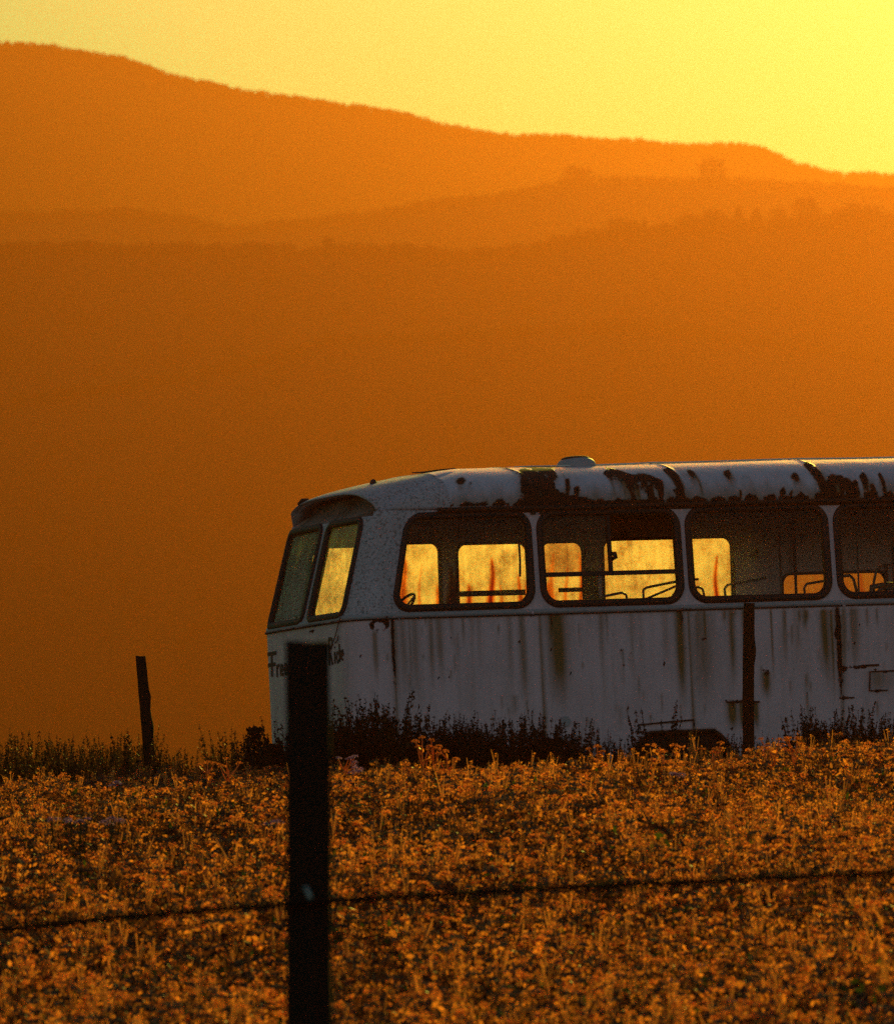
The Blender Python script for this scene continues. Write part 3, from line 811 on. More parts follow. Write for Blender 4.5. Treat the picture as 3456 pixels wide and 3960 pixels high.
for i, o in enumerate(wind_open):
    w = gasket(o, S, M_RUB, bus, name='windscreen', wd=.036, dp=.018)
    pane(o, S, -.012, M_GWIND[i], w, film=wfilm)

# ---- roof fittings
u, w = bus_at(2228, 1800, .9)
root_v = MB()
def dome(mb, c, rx, ry, h, n=20, m=6):
    V = []; F = []
    for j in range(m + 1):
        a = j / m * math.pi / 2; k = math.cos(a) ** .55; z = h * math.sin(a) ** .8
        for i in range(n):
            b = 2 * math.pi * i / n
            V.append((c[0] + rx * k * math.cos(b), c[1] + ry * k * math.sin(b), c[2] + z))
    for j in range(m):
        for i in range(n):
            F.append((j * n + i, j * n + (i + 1) % n, (j + 1) * n + (i + 1) % n, (j + 1) * n + i))
    F.append(tuple(range(m * n, m * n + n)))
    mb.add(V, F)
dome(root_v, (u + .02, .95, HT - .04), .195, .24, .115); vent = root_v.build('roof_vent', M_RAIL, bus, True)
mb = MB(); dome(mb, (u + .02, .95, HT + .045), .15, .16, .045); mb.build('vent_cap', M_LIN, vent, True)
# marker lamps and loose flashing, set on the roof sheet itself
Rg = Pr.reshape(len(al), len(taus), 3)
_X, _Y = project(b2w(Rg))
def roof_pt(X, Y):
    d = (_X - X) ** 2 + (_Y - Y) ** 2
    far_ = (Rg[..., 1] > W_ / 2 + .2) & (X > 1250)
    d = np.where(far_, 1e9, d); k = np.unravel_index(np.argmin(d), d.shape); return Rg[k]
for (X, Y, ln) in ((1150, 1930, .10), (1440, 1872, .14)):
    q = roof_pt(X, Y); q2 = roof_pt(X + 60, Y - 25); d_ = (q2 - q); d_ /= np.linalg.norm(d_)
    mb = MB(); mb.tube([q - d_ * .02, q + d_ * ln * .3 + (0, 0, .012), q + d_ * ln + (0, 0, .008)], [.022, .034, .016], 8); mb.build('marker_lamp', M_RUST, bus)
P_ = [roof_pt(x, y) + np.array([0, -.003, .008]) for x, y in ((1590, 1815), (1640, 1812), (1700, 1812), (1760, 1814))]
P_[0][2] += .012
mb = MB(); mb.tube(P_, [.006, .012, .010, .006], 6); mb.build('roof_flashing', M_RUST, bus)
# added glossy strips along the visible roof edge, giving it a bright rim
Rg = Pr.reshape(len(al), len(taus), 3)
for dv in (0, 5):
    P_ = []
    for k in range(0, len(taus), 9):
        if taus[k] > 0 or Rg[0, k, 0] < 1.5: continue
        yy = project(b2w(Rg[:, k]))[1]; j = min(len(al) - 1, int(np.argmin(yy)) + dv)
        q = Rg[j, k]; P_.append((q[0], q[1], q[2] + .010 + .003 * math.sin(k * .7)))
    mb = MB(); mb.tube(P_, [.002] * 2 + [.007] * (len(P_) - 4) + [.002] * 2, 8); mb.build('rim_highlight_strip', M_HILITE, bus)

# ---- patches on the side: hatches, fender rail, filler cap
def plate(name, X0, Y0, X1, Y1, mat, th=.008, parent=bus):
    u0, w0 = bus_at(X0, Y0); u1, w1 = bus_at(X1, Y1)
    mb = MB(); mb.box(((u0 + u1) / 2, -th / 2 - .004, (w0 + w1) / 2), (abs(u1 - u0) / 2, th / 2 + .004, abs(w1 - w0) / 2)); return mb.build(name, mat, parent)
def rail(name, pts, r, mat=M_RUST, v=-.01):
    P = [(*[bus_at(x, y)[0]], v, bus_at(x, y)[1]) for x, y in pts]
    mb = MB(); mb.tube(P, r, 6); return mb.build(name, mat, bus)
rail('fender_rail', [(2466, 2835), (2468, 2804), (2560, 2795), (2680, 2784), (2682, 2810)], .009)
rail('hatch_edge', [(2804, 2708), (2810, 2716), (2935, 2714)], .009)
rail('hatch_edge', [(3360, 2672), (3362, 2598), (3456, 2594), (3500, 2592)], .008)
rail('hatch_edge', [(3362, 2672), (3430, 2670)], .007)
rail('hatch_edge', [(3245, 2700), (3300, 2698)], .008)
rail('hatch_edge', [(3305, 2583), (3330, 2575), (3395, 2572)], .012)
u_, w_ = bus_at(2185, 2790)
mb = MB(); mb.tube([(u_, .0, w_), (u_, -.02, w_)], [.055, .05], 18); mb.build('fuel_cap', M_RAIL, bus)
# wheel arch lip, wheels
for uc in wheel_u:
    for sgn, vv_ in ((-1, -.012), (1, W_ + .012)):
        pts = []
        for k in np.linspace(1, 0, 8): pts.append((uc - (.34 + .28 * k ** .6), vv_, ARCH_TOP - k * (ARCH_TOP - SK)))
        for k in np.linspace(0, 1, 8): pts.append((uc + (.34 + .28 * k ** .6), vv_, ARCH_TOP - k * (ARCH_TOP - SK)))
        mb = MB(); mb.tube(pts, .016, 6); mb.build('arch_lip', M_RUST, bus)
        # wheel house
        y0, y1 = (.03, .42) if sgn < 0 else (W_ - .42, W_ - .03)
        mb = MB(); mb.box((uc, (y0 + y1) / 2 + (.20 if sgn < 0 else -.20), (ARCH_TOP + SK) / 2 + .06), (.64, .01, (ARCH_TOP - SK) / 2)); mb.box((uc, (y0 + y1) / 2, ARCH_TOP + .05), (.66, .2, .012)); mb.build('wheel_house', M_DARK, bus)
        yc = (y0 + y1) / 2 - .03 * sgn * -1
        zc = SK + .12
        root_w = MB()
        n = 36
        prof_ = [(.30, -.11), (.46, -.12), (.50, -.08), (.505, 0), (.50, .08), (.46, .12), (.30, .11)]
        V = []; F = []
        for i in range(n):
            a = 2 * math.pi * i / n
            for (r_, z_) in prof_: V.append((uc + r_ * math.cos(a), yc + z_, zc + r_ * math.sin(a)))
        m_ = len(prof_)
        for i in range(n):
            for k in range(m_ - 1): F.append((i * m_ + k, i * m_ + k + 1, ((i + 1) % n) * m_ + k + 1, ((i + 1) % n) * m_ + k))
        root_w.add(V, F); tyre = root_w.build('wheel', M_TYRE, bus, True)
        mb = MB(); mb.tube([(uc, yc - .07, zc), (uc, yc + .07, zc)], [.30, .30], 28); mb.tube([(uc, yc - .11 , zc), (uc, yc + .11, zc)], [.10, .10], 16); mb.build('rim', M_RIM, tyre)

# ---- hanging cable at the windscreen corner and old wiper arm
P_ = [(1322, 2385), (1312, 2420), (1303, 2455), (1295, 2478), (1301, 2487), (1311, 2476), (1314, 2458)]
pts = []
for x, y in P_:
    v_, w_ = front_at(x, y, -.02); pts.append((-.035 + .0 * w_, v_, w_))
mb = MB(); mb.tube(pts, .006, 6); cb = mb.build('loose_cable', M_RUB, bus, True)

# ---- hand painted words
_gt, _gw = np.meshgrid(np.arange(-1.36, 1.2, .004), np.arange(-1.1, 0, .006))
_gx, _gy = project(b2w(S(_gt, _gw).reshape(-1, 3))); _gt = _gt.ravel(); _gw = _gw.ravel()
def stroke(mb, pts, wd=.016):
    Q = []
    for (x, y) in pts:
        k = int(np.argmin((_gx - x) ** 2 + (_gy - y) ** 2)); Q.append((float(_gt[k]), float(_gw[k])))
    # densify and lay a raised ribbon on the surface
    D = []
    for a, b in zip(Q[:-1], Q[1:]):
        k = max(1, int(math.hypot(b[0] - a[0], b[1] - a[1]) / .03))
        for j in range(k): D.append((a[0] + (b[0] - a[0]) * j / k, a[1] + (b[1] - a[1]) * j / k))
    D.append(Q[-1]); V = []; F = []
    for i, (t, w) in enumerate(D):
        a = D[max(0, i - 1)]; b = D[min(len(D) - 1, i + 1)]
        tx, ty = b[0] - a[0], b[1] - a[1]; l = math.hypot(tx, ty) + 1e-9; nx, ny = -ty / l * wd, tx / l * wd
        for (s1, o1) in ((1, .003), (1, .007), (-1, .007), (-1, .003)): V.append(S(t + nx * s1, w + ny * s1, o1))
    for i in range(len(D) - 1):
        for k in range(4): F.append((i * 4 + k, i * 4 + (k + 1) % 4, (i + 1) * 4 + (k + 1) % 4, (i + 1) * 4 + k))
    F.append((0, 1, 2, 3)); e = (len(D) - 1) * 4; F.append((e + 3, e + 2, e + 1, e))
    mb.add(V, F)
mb = MB()
stroke(mb, [(1052, 2533), (1053, 2618)], .022); stroke(mb, [(1052, 2534), (1069, 2526)], .018); stroke(mb, [(1053, 2578), (1066, 2568)], .018)         # F
stroke(mb, [(1072, 2572), (1073, 2618)]); stroke(mb, [(1072, 2590), (1076, 2576), (1082, 2572)])                                                     # r
stroke(mb, [(1086, 2596), (1096, 2590), (1095, 2576), (1089, 2572), (1086, 2590), (1087, 2610), (1098, 2608)])                                       # e
stroke(mb, [(1102, 2591), (1112, 2586), (1110, 2571), (1104, 2569), (1102, 2588), (1104, 2606), (1115, 2602)])                                       # e
mb.build('painted_word', M_INK, bus)['label'] = 'hand painted dark word Free on the nose'
mb = MB()
stroke(mb, [(1273, 2470), (1275, 2574)]); stroke(mb, [(1273, 2472), (1284, 2470), (1287, 2492), (1275, 2516), (1288, 2570)])   # R
stroke(mb, [(1295, 2520), (1297, 2566)]); stroke(mb, [(1295, 2502), (1295, 2507)])                                              # i
stroke(mb, [(1313, 2490), (1315, 2560)], .014); stroke(mb, [(1313, 2528), (1306, 2522), (1303, 2545), (1308, 2562), (1314, 2552)], .014)   # d
stroke(mb, [(1320, 2540), (1328, 2532), (1326, 2515), (1321, 2517), (1320, 2546), (1328, 2552)], .014)                            # e
mb.build('painted_word', M_INK, bus)['label'] = 'hand painted dark word Ride on the nose'

# ---- interior
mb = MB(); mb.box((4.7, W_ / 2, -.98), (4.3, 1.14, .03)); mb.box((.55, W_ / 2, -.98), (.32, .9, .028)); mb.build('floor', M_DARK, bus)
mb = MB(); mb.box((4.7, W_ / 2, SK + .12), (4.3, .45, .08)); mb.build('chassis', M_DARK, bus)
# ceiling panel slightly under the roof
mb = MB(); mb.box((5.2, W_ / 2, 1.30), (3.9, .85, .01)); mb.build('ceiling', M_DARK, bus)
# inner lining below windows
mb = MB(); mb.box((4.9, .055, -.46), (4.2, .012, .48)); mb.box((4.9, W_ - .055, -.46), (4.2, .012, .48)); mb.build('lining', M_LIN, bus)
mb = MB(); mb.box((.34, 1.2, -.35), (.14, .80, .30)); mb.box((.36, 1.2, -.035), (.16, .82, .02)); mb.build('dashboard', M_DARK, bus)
# steering wheel
mb = MB(); c = np.array([.72, .55, .08]); ax = np.array([-.75, 0, .66]); e1 = np.array([0, 1, 0]); e2 = np.cross(ax, e1)
mb.tube([c + .23 * (math.cos(a) * e1 + math.sin(a) * e2) for a in np.linspace(0, 2 * math.pi, 25)], .014, 6, cap=False)
for a in (0, 2.1, 4.2): mb.tube([c - ax * .03, c + .23 * (math.cos(a) * e1 + math.sin(a) * e2)], .010, 6)
mb.tube([c, c - ax * .6], .02, 6); mb.build('steering_wheel', M_DARK, bus, True)

def seat(u0, v0, top=.0, wide=.82, face=-1, tall=0.0, railpts=None, cushion=True):
    """double seat: cushion, padded back, tubular grab rail"""
    b = MB(); th = .06
    n = 10
    V = []; F = []
    for j in range(7):
        z = -.50 + j / 6 * (.50 + top); lean = .12 * (j / 6)
        k = 1 - .06 * (j / 6) ** 4
        for i in range(n):
            y = v0 + wide / 2 * k * (-1 + 2 * i / (n - 1))
            V.append((u0 - face * 0 + lean, y, z)); 
        for i in range(n):
            y = v0 + wide / 2 * k * (-1 + 2 * i / (n - 1))
            V.append((u0 + lean + th, y, z))
    for j in range(6):
        for i in range(n - 1):
            a = j * 2 * n + i
            F.append((a, a + 1, a + 1 + 2 * n, a + 2 * n)); a += n; F.append((a, a + 2 * n, a + 1 + 2 * n, a + 1))
        for (i0) in (0, n - 1):
            a = j * 2 * n + i0; F.append((a, a + n, a + n + 2 * n, a + 2 * n))
    t = 6 * 2 * n
    for i in range(n - 1): F.append((t + i, t + i + 1, t + n + i + 1, t + n + i))
    b.add(V, F); s = b.build('seat', M_SEAT, bus, False)
    c = MB(); c.box((u0 - .20, v0, -.52), (.22, wide / 2, .05)); c.build('cushion', M_SEAT, s)
    for y in (v0 - wide * .4, v0 + wide * .4):
        for du_ in (-.35, .02):
            l = MB(); l.tube([(u0 + du_, y, -.94), (u0 + du_, y, -.54)], .014, 6); l.build('leg', M_TUBE, s)
    return s
def rail_on(s, pts_px, v, r=.013):
    P = []
    for (x, y) in pts_px:
        u_, w_ = bus_at(x, y, v); P.append((u_, v, w_))
    # small fillets
    Q = [P[0]]
    for a, b, c in zip(P[:-2], P[1:-1], P[2:]):
        a, b, c = map(np.array, (a, b, c)); Q += [b + (a - b) * min(.35, .07 / (np.linalg.norm(a - b) + 1e-6)), b + (a - b) * .02 + (c - b) * .02, b + (c - b) * min(.35, .07 / (np.linalg.norm(c - b) + 1e-6))]
    Q.append(P[-1])
    mb = MB(); mb.tube(Q, r, 8); mb.build('grab_rail', M_TUBE, s, True)
vr = .5; vf = 1.85
seats = []
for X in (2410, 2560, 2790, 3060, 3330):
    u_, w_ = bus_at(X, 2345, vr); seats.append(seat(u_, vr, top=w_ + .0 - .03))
rail_on(seats[0], [(2310, 2325), (2330, 2307), (2405, 2292), (2420, 2300), (2432, 2350)], vr)
rail_on(seats[1], [(2490, 2352), (2486, 2282), (2500, 2272), (2630, 2246), (2700, 2240)], vr)
rail_on(seats[1], [(2440, 2340), (2560, 2290), (2640, 2255)], vr + .5, .012)
rail_on(seats[1], [(2520, 2345), (2590, 2318), (2640, 2302)], vr + .3, .009)
rail_on(seats[2], [(2670, 2278), (2700, 2270), (2716, 2278), (2732, 2345)], vr)
rail_on(seats[2], [(2812, 2350), (2800, 2278), (2812, 2262), (2880, 2250), (2960, 2235)], vr)
rail_on(seats[3], [(3118, 2350), (3108, 2275), (3118, 2258), (3180, 2248), (3240, 2236)], vr)
rail_on(seats[3], [(3225, 2232), (3285, 2225), (3300, 2240), (3325, 2340)], vr, .016)
rail_on(seats[4], [(3375, 2345), (3382, 2300), (3400, 2280), (3470, 2272), (3560, 2300)], vr, .016)
for k_ in range(2):
    u_, w_ = bus_at(2300 + 700 * k_, 2345, vf); s_f = seat(u_, vf, top=-.10)
# a round backed seat seen against the far rear window
u_, w_ = bus_at(3420, 2240, 1.1)
mb = MB(); mb.tube([(u_ - .12, 1.1, w_ - .35), (u_ - .13, 1.1, w_ - .05), (u_ - .09, 1.1, w_ + .09), (u_, 1.1, w_ + .15), (u_ + .09, 1.1, w_ + .14), (u_ + .14, 1.1, w_ + .05), (u_ + .15, 1.1, w_ - .35)], .014, 6)
mb.tube([(u_ + .02, 1.1, w_ - .35), (u_ + .02, 1.1, w_ + .15)], .02, 6); mb.build('seat_frame', M_TUBE, bus, True)
u_, w_ = bus_at(3440, 2275, .9)
mb = MB()
mb.tube([(u_ - .22, .9, w_ - .12), (u_ - .2, .9, w_ + .02), (u_ - .05, .9, w_ + .035), (u_ + .3, .9, w_ + .02)], .03, 8)
mb.tube([(u_ - .22, .9, w_ - .06), (u_ + .3, .9, w_ - .05)], .02, 8); mb.build('seat_frame', M_TUBE, bus, True)
# interior posts
def ipost(X, v, y0=2075, y1=2345, r=.014):
    u_, w0 = bus_at(X, y1, v); u2, w1 = bus_at(X - 4, y0, v)
    mb = MB(); mb.tube([(u_, v, -.95), (u2, v, 1.28)], r, 8); mb.build('grab_pole', M_TUBE, bus, True)
ipost(3018, 1.5, r=.012); ipost(3075, W_ - .12, r=.016); ipost(3318, .9, r=.010)
# partition board bottom right of window two, horizontal bars across the far windows
def ibar(X0, Y0, X1, Y1, v, hh, name='inner_bar', mat=M_LIN):
    u0, w0 = bus_at(X0, Y0, v); u1, w1 = bus_at(X1, Y1, v)
    mb = MB(); mb.box(((u0 + u1) / 2, v, (w0 + w1) / 2), (abs(u1 - u0) / 2, .012, hh)); mb.build(name, mat, bus)
ibar(1775, 2296, 2030, 2292, W_ - .12, .028)
ibar(2160, 2282, 2265, 2280, W_ - .12, .022); 
ibar(2258, 2280, 2312, 2280, 1.5, .22, 'partition_board')



# ------------------------------------------------------------------ fence posts and wire
def post(name, base_px, top_px, dist, wid_b, wid_t, label, mat, seed, sink=0.0, bend=0.0, kinks=()):
    T_ = at(top_px[0], top_px[1], dist); Bx = at(base_px[0], base_px[1], dist)[0]
    r = np.random.default_rng(seed)
    g = float(gz(Bx, dist))
    root_l = np.array([Bx, dist, g - .3])
    n = 26; m = 30; V = []; F = []
    hgt = T_[2] - root_l[2]
    for j in range(m):
        k = j / (m - 1)
        c = root_l * (1 - k) + T_ * k
        c[0] += bend * math.sin(math.pi * k)
        rad = (wid_b * (1 - k) + wid_t * k) / 2
        Yp = project(c)[1]
        kx = sum(a * math.exp(-((Yp - yk) / sg) ** 2) for (yk, a, sg) in kinks)
        for i in range(n):
            a = 2 * math.pi * i / n
            rr = rad * (1 + .05 * math.sin(3 * a + seed) + .03 * math.sin(7 * a + k * 9) + .02 * r.normal())
            if math.cos(a) > 0: rr += kx * math.cos(a)
            V.append((c[0] + rr * math.cos(a), c[1] + rr * math.sin(a), c[2] + (.004 * math.sin(2 * a + 1) + .002 * r.normal() if j == m - 1 else 0)))
    for j in range(m - 1):
        for i in range(n): F.append((j * n + i, j * n + (i + 1) % n, (j + 1) * n + (i + 1) % n, (j + 1) * n + i))
    V.append((T_[0], T_[1], T_[2] + .004)); F += [((m - 1) * n + i, (m - 1) * n + (i + 1) % n, len(V) - 1) for i in range(n)]
    V = np.array(V) - (Bx, dist, g)
    o = mesh_obj(name, V, F, mat, None, smooth=True); o.location = (Bx, dist, g)
    tag(o, label, 'post'); return o
DP = 30.0
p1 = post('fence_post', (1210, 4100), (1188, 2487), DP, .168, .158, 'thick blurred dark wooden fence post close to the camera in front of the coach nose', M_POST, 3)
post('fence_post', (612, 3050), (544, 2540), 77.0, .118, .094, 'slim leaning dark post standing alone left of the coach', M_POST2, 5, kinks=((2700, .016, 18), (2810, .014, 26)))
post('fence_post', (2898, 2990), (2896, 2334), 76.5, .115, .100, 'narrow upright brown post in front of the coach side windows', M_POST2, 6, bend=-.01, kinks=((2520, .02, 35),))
# staple
s0 = at(1190, 3470, DP - .09)
mb = MB(); mb.tube([(-.018, 0, .03), (-.006, -.01, .035), (.006, -.012, .0), (.012, -.005, -.03)], [.004, .008, .010, .004], 8)
st = mb.build('wire_staple', simple('zinc', (.26, .27, .28), .35, metal=.3), None, True); st.location = s0; tag(st, 'small pale metal staple holding the wire on the near post', 'staple')
# barbed wire
wp = [(-300, 3640), (0, 3598), (250, 3570), (480, 3545), (800, 3522), (1100, 3498), (1190, 3490), (1300, 3484), (1700, 3460), (2200, 3432), (2700, 3410), (3100, 3393), (3456, 3375), (3800, 3355)]
W3 = [at(x, y, DP - .10) for x, y in wp]
tt = np.arange(len(W3)); fine = np.linspace(0, len(W3) - 1, 500)
Pw = np.stack([np.interp(fine, tt, [p[k] for p in W3]) for k in range(3)], 1)
Pw = np.stack([np.convolve(np.pad(Pw[:, k], 12, mode='edge'), np.ones(25) / 25, 'valid') for k in range(3)], 1)
orig = Pw[250].copy()
mb = MB()
for ph in (0, math.pi):
    a = np.arange(len(Pw)) * .9 + ph
    Q = Pw.copy(); Q[:, 1] += .006 * np.cos(a); Q[:, 2] += .006 * np.sin(a)
    mb.tube([q - orig for q in Q], .0085, 6)
wire = mb.build('barbed_wire', M_WIRE, None, True); wire.location = orig
tag(wire, 'blurred barbed wire strand crossing low in front of the flower field past the near post', 'wire')
for i, (x, big) in enumerate([(60, 1.3), (130, 1.0), (480, 1.6), (720, 1.0), (790, .9), (980, 1.0), (1380, 1.3), (1650, .9), (1900, 1.4), (2350, 1.0), (2620, 1.2), (3130, 1.7), (3400, 1.0)]):
    X_, _ = project(Pw); j = int(np.argmin(np.abs(X_ - x))); c = Pw[j] - orig
    b = MB()
    b.tube([c + (t_, .009 * math.cos(t_ * 700), .009 * math.sin(t_ * 700)) for t_ in np.linspace(-.018, .018, 16)], .0038, 5)
    r = np.random.default_rng(i)
    for k in range(4):
        d_ = r.normal(size=3); d_[0] *= .6; d_ /= np.linalg.norm(d_); s_l = .030 * big
        b.tube([c, c + d_ * s_l], [.0055, .0015], 5)
    b.build('barb', M_WIRE, wire)

# ------------------------------------------------------------------ vegetation
def quad_cloud(centers, size, r, flat=.0):
    """random oriented leaf-sized quads"""
    n = len(centers)
    a = r.normal(size=(n, 3)); a[:, 2] *= (1 - flat); a /= np.linalg.norm(a, axis=1)[:, None]
    b = r.normal(size=(n, 3)); b -= (b * a).sum(1)[:, None] * a; b /= np.linalg.norm(b, axis=1)[:, None]
    s = (size * r.uniform(.6, 1.4, n))[:, None]
    V = np.stack([centers - a * s, centers + b * s * .5, centers + a * s, centers - b * s * .5], 1).reshape(-1, 3)
    F = np.arange(4 * n).reshape(-1, 4)
    return V, F
def plant_template(r, h, kind):
    VV = []; FF = []; MM = []; TT = []; off = 0
    def push(V, F, m, t):
        nonlocal off
        VV.append(V); FF.append(F + off); MM.append(np.full(len(F), m)); TT.append(np.full(len(V), t) if np.isscalar(t) else t); off += len(V)
    def stem(a, b, wd):
        d_ = b - a; s = np.cross(d_, r.normal(size=3)); s = s / np.linalg.norm(s) * wd; s2 = np.cross(d_, s); s2 = s2 / np.linalg.norm(s2) * wd
        V = np.array([a - s, a + s, b + s * .6, b - s * .6, a - s2, a + s2, b + s2 * .6, b - s2 * .6]); push(V, np.array([[0, 1, 2, 3], [4, 5, 6, 7]]), 0, r.random())
    nb = r.integers(3, 7)
    lean = r.normal(size=2) * .05
    mid = np.array([lean[0], lean[1], h * .55]); stem(np.zeros(3), mid, .005)
    for k in range(nb):
        a = r.uniform(0, 6.283); rr = r.uniform(.03, .15) * h / .45
        tip = np.array([lean[0] * 1.6 + rr * math.cos(a), lean[1] * 1.6 + rr * math.sin(a), h * r.uniform(.78, 1.04)])
        st_ = mid * r.uniform(.6, 1)
        stem(st_, tip, .0035)
        hr = r.uniform(.018, .044); nq = 18
        ca = r.uniform(0, 6.283, nq); cr = np.sqrt(r.uniform(0, 1, nq)) * hr
        c = np.stack([cr * np.cos(ca), cr * np.sin(ca), .45 * np.sqrt(np.clip(hr ** 2 - cr ** 2, 0, None)) + r.uniform(-.006, .006, nq)], 1) + tip
        V, F = quad_cloud(c, .0115 if kind != 'p' else .012, r)
        m = 3 if r.random() < .42 else 4
        if kind == 'p': m = 5
        push(V, F, m, np.repeat(np.clip(r.normal(.5, .3, nq), 0, 1), 4))
        # dry bracts under the head
        c = tip + r.normal(size=(3, 3)) * hr * .6 - (0, 0, .012); V, F = quad_cloud(c, .016, r); push(V, F, 1, np.repeat(r.random(3), 4))
    if r.random() < .2:
        for q in range(r.integers(2, 4)):
            b0 = mid * r.uniform(.8, 1.0); t0 = b0 + np.array([r.uniform(-.05, .05), r.uniform(-.05, .05), h * r.uniform(.45, .75)])
            stem(b0, t0, .0045)
            for w in range(2): stem(b0 + (t0 - b0) * .6, t0 + np.array([r.uniform(-.06, .06), r.uniform(-.04, .04), r.uniform(-.03, .04)]), .003)
            V, F = quad_cloud(t0 + r.normal(size=(6, 3)) * .012, .009, r); push(V, F, 1, 1.0)
    nl = r.integers(12, 20)
    la = r.uniform(0, 6.283, nl); lz = h * r.uniform(.35, .95, nl); lr = r.uniform(.02, .13, nl)
    c = np.stack([lr * np.cos(la) + lean[0], lr * np.sin(la) + lean[1], lz], 1)
    V, F = quad_cloud(c, .021 if kind != 'g' else .036, r, .3)
    push(V, F, 2 if (kind == 'g' or r.random() < .35) else 1, np.repeat(r.random(nl), 4))
    return np.concatenate(VV), np.concatenate(FF), np.concatenate(MM), np.concatenate(TT)
FMATS = [M_STALK, M_DRY, M_GREEN, M_HEAD, M_GHEAD, M_PURP]
PT = [plant_template(rng, .45, 'n') for _ in range(22)] + [plant_template(rng, .42, 'g') for _ in range(6)]
def field(n):
    VV = []; FF = []; MM = []; TT = []; off = 0
    r = np.random.default_rng(99)
    y = r.uniform(42.0, 72.0, n * 2); x = r.uniform(-1, 1, n * 2) * (.0542 * 72 + 3.0)
    keep = (np.abs(x) < .0542 * y + 3.0) & ~((np.abs(x - at(1190, 3500, DP)[0]) < .30) & (y < 30.35)); x = x[keep][:n]; y = y[keep][:n]
    z = gz(x, y)
    big = fbm(x * .8, y * .25, 21, 4)
    sel = fbm(x * 1.1, y * .35, 22, 3) + np.clip(-x / 3, -.6, 1) * .35
    dk = fbm(x * 2.1, y * .6, 23, 4) + np.clip(-x / 3, -1, 1) * .9
    for i in range(len(x)):
        k = r.integers(0, 22) if (sel[i] < .75 or r.random() < .6) else r.integers(22, 28)
        V, F, M_, T_ = PT[k]
        s = r.uniform(.72, 1.18) * (1 + .16 * big[i])
        if r.random() < .012: s *= 1.3
        if y[i] > 60: s *= 1 + float(np.clip((y[i] - 60) / 5, 0, 1)) * (-.13 - .12 * float(np.clip(-x[i] / 3, 0, 1)) + (.10 + .20 * max(0, big[i])) * float(np.clip(x[i] / 2, 0, 1)))
        a = r.uniform(0, 6.28); ca, sa = math.cos(a) * s, math.sin(a) * s
        VV.append(np.stack([V[:, 0] * ca - V[:, 1] * sa + x[i], V[:, 0] * sa + V[:, 1] * ca + y[i], V[:, 2] * s + z[i]], 1).astype(np.float32))
        FF.append(F + off); off += len(V); MM.append(M_); TT.append(np.clip(T_ * .8 + (r.uniform(.15, .5) if r.random() < .70 - .14 * dk[i] else -.5), 0, 1).astype(np.float32))
    o = mesh_obj('wild_flower_field', np.concatenate(VV), np.concatenate(FF), FMATS, None, midx=np.concatenate(MM), attrs={'tint': np.concatenate(TT)})
    tag(o, 'dense field of dried orange-brown wild flowers and seed heads filling the foreground', 'wild flowers', kind='stuff')
field(24500)

def place(name, V, F, M_, T_, mats, loc, label, cat, group=None, s=1.0, rz=0.0, me=None):
    if me is None:
        o = mesh_obj(name, V, F, mats, None, midx=M_, attrs={'tint': T_})
    else:
        o = bpy.data.objects.new(name, me); COL.objects.link(o)
    o.location = loc; o.scale = (s, s, s); o.rotation_euler = (0, 0, rz)
    tag(o, label, cat, group); return o

# spiky dark weeds
def spike_template(r, h, nsp, spread, leafy=1.0, mat_mix=.15):
    VV = []; FF = []; MM = []; TT = []; off = 0
    def push(V, F, m, t):
        nonlocal off
        VV.append(V); FF.append(F + off); MM.append(np.full(len(F), m)); TT.append(t); off += len(V)
    for k in range(nsp):
        a = r.uniform(0, 6.283); rr = spread * math.sqrt(r.random())
        b0 = np.array([rr * .4 * math.cos(a), rr * .4 * math.sin(a), 0.0])
        hh = h * r.uniform(.55, 1.0)
        tip = np.array([rr * math.cos(a), rr * math.sin(a), hh])
        s = np.array([.004, 0, 0]); s2 = np.array([0, .004, 0])
        V = np.array([b0 - s, b0 + s, tip + s * .3, tip - s * .3, b0 - s2, b0 + s2, tip + s2 * .3, tip - s2 * .3]); push(V, np.array([[0, 1, 2, 3], [4, 5, 6, 7]]), 0, np.full(8, .4))
        n = int(75 * leafy)
        f = r.uniform(.12, 1.0, n)
        wd = .030 * (1.08 - f) + .004
        an = r.uniform(0, 6.283, n)
        c = b0 + (tip - b0) * f[:, None] + np.stack([np.cos(an) * wd, np.sin(an) * wd, r.uniform(-.01, .01, n)], 1)
        V, F = quad_cloud(c, .019, r)
        V = V.reshape(-1, 4, 3); sc_ = (1.55 - f)[:, None, None]; V = (V - V.mean(1, keepdims=True)) * sc_ + V.mean(1, keepdims=True)
        push(V.reshape(-1, 3), F, 1 if r.random() < mat_mix else 0, np.repeat(r.random(n), 4))
    return np.concatenate(VV), np.concatenate(FF), np.concatenate(MM), np.concatenate(TT)
WM = [M_WEED, M_WEEDL]
SP = [spike_template(rng, .74, 22, .27) for _ in range(4)]
SPB = [spike_template(rng, .74, 22, .27, mat_mix=.55) for _ in range(4)]
def weeds(templates, spots, label, group):
    mes = [None] * len(templates)
    for i, (X, Y, dist, s) in enumerate(spots):
        k = i % len(templates)
        Pt = at(X, 2900, dist); g = float(gz(Pt[0], dist))
        top = at(X, Y, dist)[2]; s_ = max(.35, (top - g) / .66)
        V, F, M_, T_ = templates[k]
        o = place('tall_weed', V, F, M_, T_, WM, (Pt[0], dist, g), label, 'weed', group, s_, rng.uniform(0, 6.28), mes[k])
        if mes[k] is None: mes[k] = o.data
r_ = np.random.default_rng(5)
